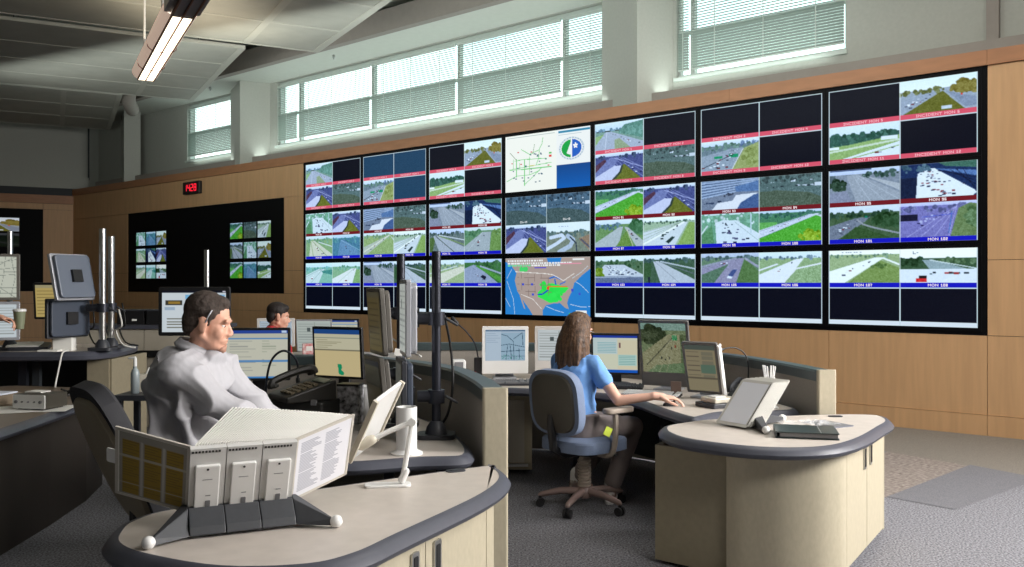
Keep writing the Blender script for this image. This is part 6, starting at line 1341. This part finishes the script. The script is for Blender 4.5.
q = MB(); q.tube(catmull([(-.36,4.66,1.38),(-.33,4.72,1.2),(-.32,4.72,1.0),(-.35,4.72,.84),(-.42,4.74,.745)],6),.007,8); tag(q.build('black_cable', M_cable, smooth=True), 'black cable hanging down along the near monitor pole', 'cable')
nt_ = MB(); nt_.box(0,0,0,.045,.004,.04,M=Matrix.Translation((-.625,4.82,1.17)) @ Matrix.Rotation(R(20),4,'Z') @ Matrix.Rotation(R(12),4,'Y')); tag(nt_.build('paper_note', M_paper), 'small white paper note stuck between the pole monitors', 'note')
# --- monitors in front of the seated man
monitor('black monitor with a blue title bar, right of the seated man', (-1.60,5.5), R(6), .375, .30, ui_app(1), M_blackp, bz=.016, lift=.205, tilt=0, group='seated man\'s monitors')
monitor('black monitor with a tan page and green patch', (-1.075,5.45), R(-24), .335, .29, ui_tan(), M_blackp, bz=.016, lift=.225, tilt=4, group='seated man\'s monitors')
cs = thing('equipment_case', 'low black equipment case under the desk telephone', 'case', (-1.20,5.02,DZ), R(-14))
q = MB(); q.rbox(0,0,.075,.36,.24,.15,.015,3); q.build('body', mat('black_case', c(38,38,36), .5), cs, bevel=.006); q = MB(); q.rbox(-.06,-.122,.10,.07,.006,.02,.006,2,axis='Y'); q.build('name_plate', M_grey, cs); q = MB(); q.box(.13,-.12,.152,.03,.02,.03); q.build('latch', M_grey, cs)
ph = desk_phone('large black operator telephone tilted up on the black case', (-1.20,5.0), R(-52), mat('black_phone', c(40,38,34), .45), z=DZ+.152)
for o in ph.children:
    if o.name.startswith('keypad'): o.data.materials[0] = mat('tan_keys', c(112,100,78), .5)
ph.scale = (1.35,1.5,1.35)
mc = thing('gooseneck_microphone', 'arched black gooseneck in front of the blue-bar monitor', 'microphone', (-1.43,5.12,DZ)); q = MB(); q.lathe([(.0001,0),(.035,0),(.035,.02),(.012,.03)],14); q.build('base', M_blackp, mc, smooth='auto'); q = MB(); q.tube(catmull([(0,0,.02),(-.01,0,.2),(.02,0,.36),(.09,.02,.42),(.16,.04,.36),(.165,.05,.24)],6),.007,8); q.build('gooseneck', M_dkmet, mc, smooth=True); q = MB(); q.cap((.165,.05,.25),(.166,.05,.2),.013,.011); q.build('capsule', M_blackp, mc, smooth=True)
pbx = thing('pattern_box', 'small black and white patterned box beside the operator telephone', 'box', (-.945,5.12,DZ), R(-10)); q = MB(); q.rbox(0,0,.11,.13,.1,.22,.006,2); q.build('box', mat('pattern_print', c(24,24,30), .6, col2=c(220,220,226), scale=34), pbx); q = MB(); q.box(0,0,.225,.132,.102,.012); q.build('lid', M_blackp, pbx)
wb = thing('white_bin', 'white upright box beneath the second pole\'s low monitor', 'box', (-.83,5.22,DZ), R(10)); q = MB(); q.rbox(0,0,.1,.12,.1,.2,.012,3); q.build('body', M_whitep, wb, bevel=.004); q = MB(); q.rbox(0,0,.203,.125,.105,.008,.012,3); q.build('lid', M_whitep, wb)
# --- far desk
monitor('white monitor in front of the red-shirted person', (-2.56,9.5), R(4), .34, .25, ui_sheet((170,186,200)), M_whitep, bz=.03, lift=.13, group='far desk monitors')
monitor('grey page-like monitor right of the red-shirted person', (-2.06,9.15), R(-4), .36, .32, ui_sheet((176,186,180)), M_silv, bz=.012, lift=.10, tilt=8, group='far desk monitors')
monitor('black monitor farthest right on the far worktop', (-1.82,9.5), R(-4), .30, .24, ui_app(4), M_blackp, bz=.016, lift=.16, group='far desk monitors')
rb = thing('red_packet', 'small red and white packet on the far worktop', 'packet', (-2.08,8.98,DZ), R(12)); q = MB(); q.rbox(0,0,.1,.14,.08,.2,.008,2); q.build('packet', mat('red_print', c(200,60,70), .6, col2=c(230,226,222), scale=16), rb); q = MB(); q.box(0,-.041,.15,.06,.003,.05); q.build('label', M_paper, rb)
# --- credenza boxes, soap and monitor behind the seated man
for k, (x, w, lab) in enumerate(((-4.13,.29,'black box on the pale credenza, farther from the tall monitor'),(-3.83,.26,'black box on the pale credenza, nearer the tall web page monitor'))):
    b_ = thing('storage_box', lab, 'box', (x,9.6,1.106), R(4), 'black boxes on the credenza'); q = MB(); q.rbox(0,0,.075,w,.3,.15,.008,2); q.build('body', M_blackp, b_); q = MB(); q.box(.04,-.152,.05,.05,.004,.022); q.build('label_plate', M_paper, b_); q = MB(); q.rbox(0,0,.153,w+.008,.308,.012,.008,2); q.build('lid', M_dkp, b_)
arm_monitor('wide black monitor with a web page behind the seated man\'s head', (-1.885,5.2), R(4), 1.385, .415, .29, M_blackp, ui_web(), 0, scr=M_scr2)
pole('thin steel monitor pole rising behind the web page monitor', (-1.86,5.33), 1.02, [(.65,R(-100),.06)], m=M_steel, r=.015)
sb = thing('soap_bottle', 'clear pump bottle with a white pump behind the seated man', 'bottle', (-2.80,6.5,.735)); q = MB(); q.lathe([(.0001,0),(.028,0),(.031,.015),(.031,.15),(.022,.175),(.014,.185),(.014,.2),(.0001,.2)],20); q.build('bottle_body', mat('clear_grey', c(150,160,164), .15), sb, smooth='auto'); q = MB(); q.cyl((0,0,.2),(0,0,.262),.013,seg=12); q.cap((.0,0,.265),(-.045,0,.26),.009,.007); q.build('pump', M_whitep, sb, smooth='auto')
st = thing('side_stand', 'low dark stand carrying the pump bottle', 'stand', (-2.72,6.55,0)); q = MB(); q.box(0,0,.715,.36,.36,.04); q.build('stand_top', M_dkp, st); 
for sx in (-1,1):
    for sy in (-1,1): q = MB(); q.box(.15*sx,.15*sy,.348,.04,.04,.696); q.build('leg', M_dkp, st)
tb_ = thing('tissue_box', 'small white box beside the pump bottle', 'box', (-2.76,6.63,.735), R(10)); q = MB(); q.rbox(0,0,.065,.12,.1,.13,.006,2); q.build('carton', M_beige, tb_); q = MB(); q.cap((0,0,.12),(.01,0,.17),.025,.01); q.build('tissue', M_paper, tb_, smooth=True)
# --- left console equipment
SZ = 1.0
pole('tall steel monitor pole on the left console shelf, the left of two', (-3.37,7.2), 1.0, [(.35,R(188),.12)], z=SZ, m=M_steel, r=.026)
pole('shorter steel monitor pole on the left console shelf, the right of two', (-3.40,7.42), .95, [(.35,R(188),.12)], z=SZ, m=M_steel, r=.026)
arm_monitor('silver-backed monitor turned away on the left console poles', (-3.55,7.05), R(-106), 1.60, .40, .38, M_silv, ui_sheet(), 12, mat('blue_grey_case', c(104,112,126), .35))
arm_monitor('dark-backed monitor under the silver one at the left console', (-3.62,7.12), R(-112), 1.27, .40, .32, M_dkp, DKP, 0, mat('navy_case', c(64,72,86), .45))
arm_monitor('grey monitor with a pale map at the left edge, upper of two', (-4.0,6.75), R(22), 1.60, .36, .36, mat('grey_bezel', c(98,94,88), .5), ui_mapgrey(), 0, scr=M_scr2)
arm_monitor('grey monitor with a pale sheet at the left edge, lower of two', (-4.0,6.75), R(22), 1.26, .36, .30, M_silv, ui_sheet((196,206,210)), 0, scr=M_scr2)
pole('steel pole behind the two pale monitors at the left edge', (-4.13,7.2), .98, [(.60,R(-100),.2),(.26,R(-100),.2)], z=SZ, m=M_steel, r=.02)
arm_monitor('monitor with a yellow page, between the left console and the wall', (-4.52,8.6), R(6), 1.38, .34, .36, M_blackp, ui_yellow(), 6, scr=M_scr3)
pole('dark stand pole of the yellow page monitor', (-4.5,8.75), 1.3, [(1.25,R(-95),.05)], z=0, m=M_dkmet, r=.02)
wbx = thing('paper_cup_stack', 'white upright carton on the left console shelf', 'carton', (-3.42,7.12-.02,SZ), R(8)); wbx.location = (-3.66,7.2,SZ)
q = MB(); q.rbox(-.02,0,.125,.15,.11,.25,.006,2); q.build('carton_body', M_paper, wbx); q = MB(); q.box(-.098,0,.125,.006,.108,.245); q.build('carton_side', mat('brown_side', c(130,112,92), .7), wbx)
wbx.name = 'white_carton'
pt = thing('paper_stack', 'white papers on a dark tray on the left console shelf', 'papers', (-3.98,7.24,SZ), R(14)); q = MB(); q.rbox(0,0,.03,.3,.2,.03,.01,2,M=Matrix.Rotation(R(8),4,'X')); q.build('tray', M_dkp, pt); q = MB(); q.box(-.04,-.01,.05,.24,.17,.012,M=Matrix.Rotation(R(8),4,'X')); q.build('sheets', M_paper, pt)
pb = thing('notepad', 'thin white notepad at the left console shelf\'s edge', 'notepad', (-3.75,7.1,SZ), R(4)); q = MB(); q.rbox(0,0,.006,.16,.09,.012,.004,2); q.build('pad', M_paper, pb); q = MB(); q.box(0,.046,.007,.16,.006,.014); q.build('binding', M_grey, pb)
cu = thing('drink_cup', 'pale green drink cup held up by the hand at the left edge', 'cup', (-3.58,7.0,SZ)); q = MB(); q.lathe([(.0001,0),(.03,0),(.042,.13),(.0001,.13)],20); q.build('cup_body', mat('green_cup', c(124,130,104), .5), cu, smooth='auto'); q = MB(); q.lathe([(.045,.13),(.045,.145),(.03,.15),(.0001,.15)],20); q.build('lid', M_whitep, cu, smooth='auto'); cu.location = (-3.625,6.44,1.215)
ru = thing('radio_unit', 'small white-fronted radio unit on the low left worktop', 'radio unit', (-3.08,5.72,DZ), R(-12)); q = MB(); q.rbox(0,0,.055,.24,.2,.09,.008,2); q.build('case', mat('dark_bronze', c(70,66,58), .5), ru); q = MB(); q.rbox(0,-.103,.055,.235,.01,.088,.006,2,axis='Y'); fp = q.build('front_plate', M_whitep, ru)
for k in range(5): q = MB(); q.cyl((-.09+.045*k,-.118,.055),(-.09+.045*k,-.106,.055),.010 if k in (0,4) else .005,seg=10); q.build('knob', M_grey, fp)
q = MB(); q.box(-.04,.02,.106,.12,.09,.008); q.build('card', M_paper, ru)
for sx in (-1,1): q = MB(); q.box(.09*sx,0,.005,.02,.16,.012); q.build('foot', M_blackp, ru)
pp = thing('paper_sheets', 'loose white papers under the radio unit', 'papers', (-3.12,5.68,DZ), R(10)); q = MB(); q.box(0,0,.001,.5,.3,.0016); q.build('sheet', M_paper, pp); q = MB(); q.box(-.12,-.1,.0026,.3,.21,.0014,R(12)); q.build('sheet', M_paper, pp)
bk = thing('document_box', 'flat box with white papers on top at the left edge', 'box', (-3.55,5.9,DZ), R(-8)); q = MB(); q.rbox(0,0,.035,.34,.26,.065,.006,2); q.build('box_body', mat('tan_box', c(124,110,92), .7), bk); q = MB(); q.box(-.01,-.005,.073,.32,.24,.01); q.build('sheets', mat('blue_white_paper', c(206,212,224), .7), bk)
q = MB(); q.tube(catmull([(-3.56,7.02,1.012),(-3.56,6.93,1.0),(-3.57,6.9,.9),(-3.585,6.88,.78),(-3.55,6.8,.745)],6),.007,6); tag(q.build('white_cable', M_wcable, smooth=True), 'white cable hanging over the left console shelf edge', 'cable')
cb = thing('cable_tangle', 'tangle of dark cables on the low left worktop', 'cables', (-3.12,6.35,DZ))
g = random.Random(9)
for k in range(4):
    q = MB(); p0 = V((g.uniform(-.2,.1),g.uniform(-.2,.1),.012)); pts = [p0]
    for j in range(5): p0 = p0+V((g.uniform(-.12,.16),g.uniform(-.1,.12),0)); pts.append(V((p0.x,p0.y,.012+.05*g.random())))
    q.tube(catmull(pts,5),.008,6); q.build('cable', M_cable, cb, smooth=True)
lcb = thing('cable_tangle', 'pale and dark cables hanging round the left console poles', 'cables', (-3.5,7.45,SZ))
for k in range(5):
    q = MB(); x = g.uniform(-.1,.18); y = g.uniform(-.1,.2); q.tube(catmull([(x,y,.28+.05*k),(x+.05,y-.05,.2),(x-.03,y+.02,.15),(x+.06,y-.06,.04),(x+.16,y-.04,.012)],5),.007,6); q.build('cable', M_wcable if k == 1 else M_cable, lcb, smooth=True)
# ------------------------------------------------------------------ camera, daylight, lamp and added fill lights
cam = bpy.data.cameras.new('camera'); cam.sensor_width = 36; cam.lens = 875/1024*36; cam.clip_end = 200
co = bpy.data.objects.new('camera', cam); co.location = (0,0,H); co.rotation_euler = (PI/2,0,0); COL.objects.link(co); SC.camera = co
w = bpy.data.worlds.new('sky'); SC.world = w; w.use_nodes = True; nt = w.node_tree
bg = nt.nodes['Background']; tcw = nt.nodes.new('ShaderNodeTexCoord'); nz = nt.nodes.new('ShaderNodeTexNoise'); nz.inputs['Scale'].default_value = 5.0; nz.inputs['Detail'].default_value = 4
rp = nt.nodes.new('ShaderNodeValToRGB'); rp.color_ramp.elements[0].position = .38; rp.color_ramp.elements[0].color = c(190,210,216); rp.color_ramp.elements[1].position = .62; rp.color_ramp.elements[1].color = c(250,255,252)
nt.links.new(tcw.outputs['Generated'], nz.inputs['Vector']); nt.links.new(nz.outputs['Fac'], rp.inputs['Fac']); nt.links.new(rp.outputs['Color'], bg.inputs['Color']); bg.inputs['Strength'].default_value = 3.0
def area(name, loc, target, sx, sy, power, col, spread=180):
    l = bpy.data.lights.new(name, 'AREA'); l.shape = 'RECTANGLE'; l.size = sx; l.size_y = sy; l.energy = power; l.color = col; l.spread = R(spread)
    o = bpy.data.objects.new(name, l); COL.objects.link(o); o.location = loc
    o.rotation_euler = (Vector(target)-Vector(loc)).to_track_quat('-Z','Y').to_euler(); return o
# daylight from the glazed side of the room to the right
area('side_daylight', (6.9,3.9,3.5), (.6,5.2,.8), 3.0, 2.4, 520, (1.0,.97,.94), 130)
area('aisle_fill', (3.0,6.5,5.9), (2.4,7.5,0), 4.0, 1.6, 100, (1.0,.95,.88))  # added overhead fill; no fixture is built here
area('near_fill', (3.6,.2,4.8), (-.3,3.8,.8), 1.8, 1.2, 62, (1.0,.96,.92), 110)  # added fill for the near desks, without a fixture
area('sill_bounce_fill', wp(-10.9,10.36,4.14), wp(-10.9,10.1,5.6), 14.2, .22, 48, (.88,1.0,.95), 160)  # added strip standing in for daylight bounced off the sill
area('pendant_uplight', (-4.0,10.0,4.4), (-4.0,10.0,6.0), 1.4, 4.5, 30, (1.0,.86,.66))
area('upper_wall_fill', wp(-10,6.4,4.1), wp(-10.5,10.2,5.5), 14, .5, 118, (.93,1.0,.96), 140)  # added light that brightens the upper wall, not a real fitting
SC.view_settings.view_transform = 'Standard'; SC.view_settings.look = 'None'; SC.view_settings.exposure = 0; SC.view_settings.gamma = 1; SC.view_settings.use_curve_mapping = False
SC.cycles.use_denoising = True; SC.cycles.max_bounces = 6; SC.cycles.diffuse_bounces = 3; SC.cycles.glossy_bounces = 3; SC.cycles.transmission_bounces = 6; SC.cycles.transparent_max_bounces = 8; SC.cycles.caustics_reflective = False; SC.cycles.caustics_refractive = False; SC.cycles.sample_clamp_indirect = 6
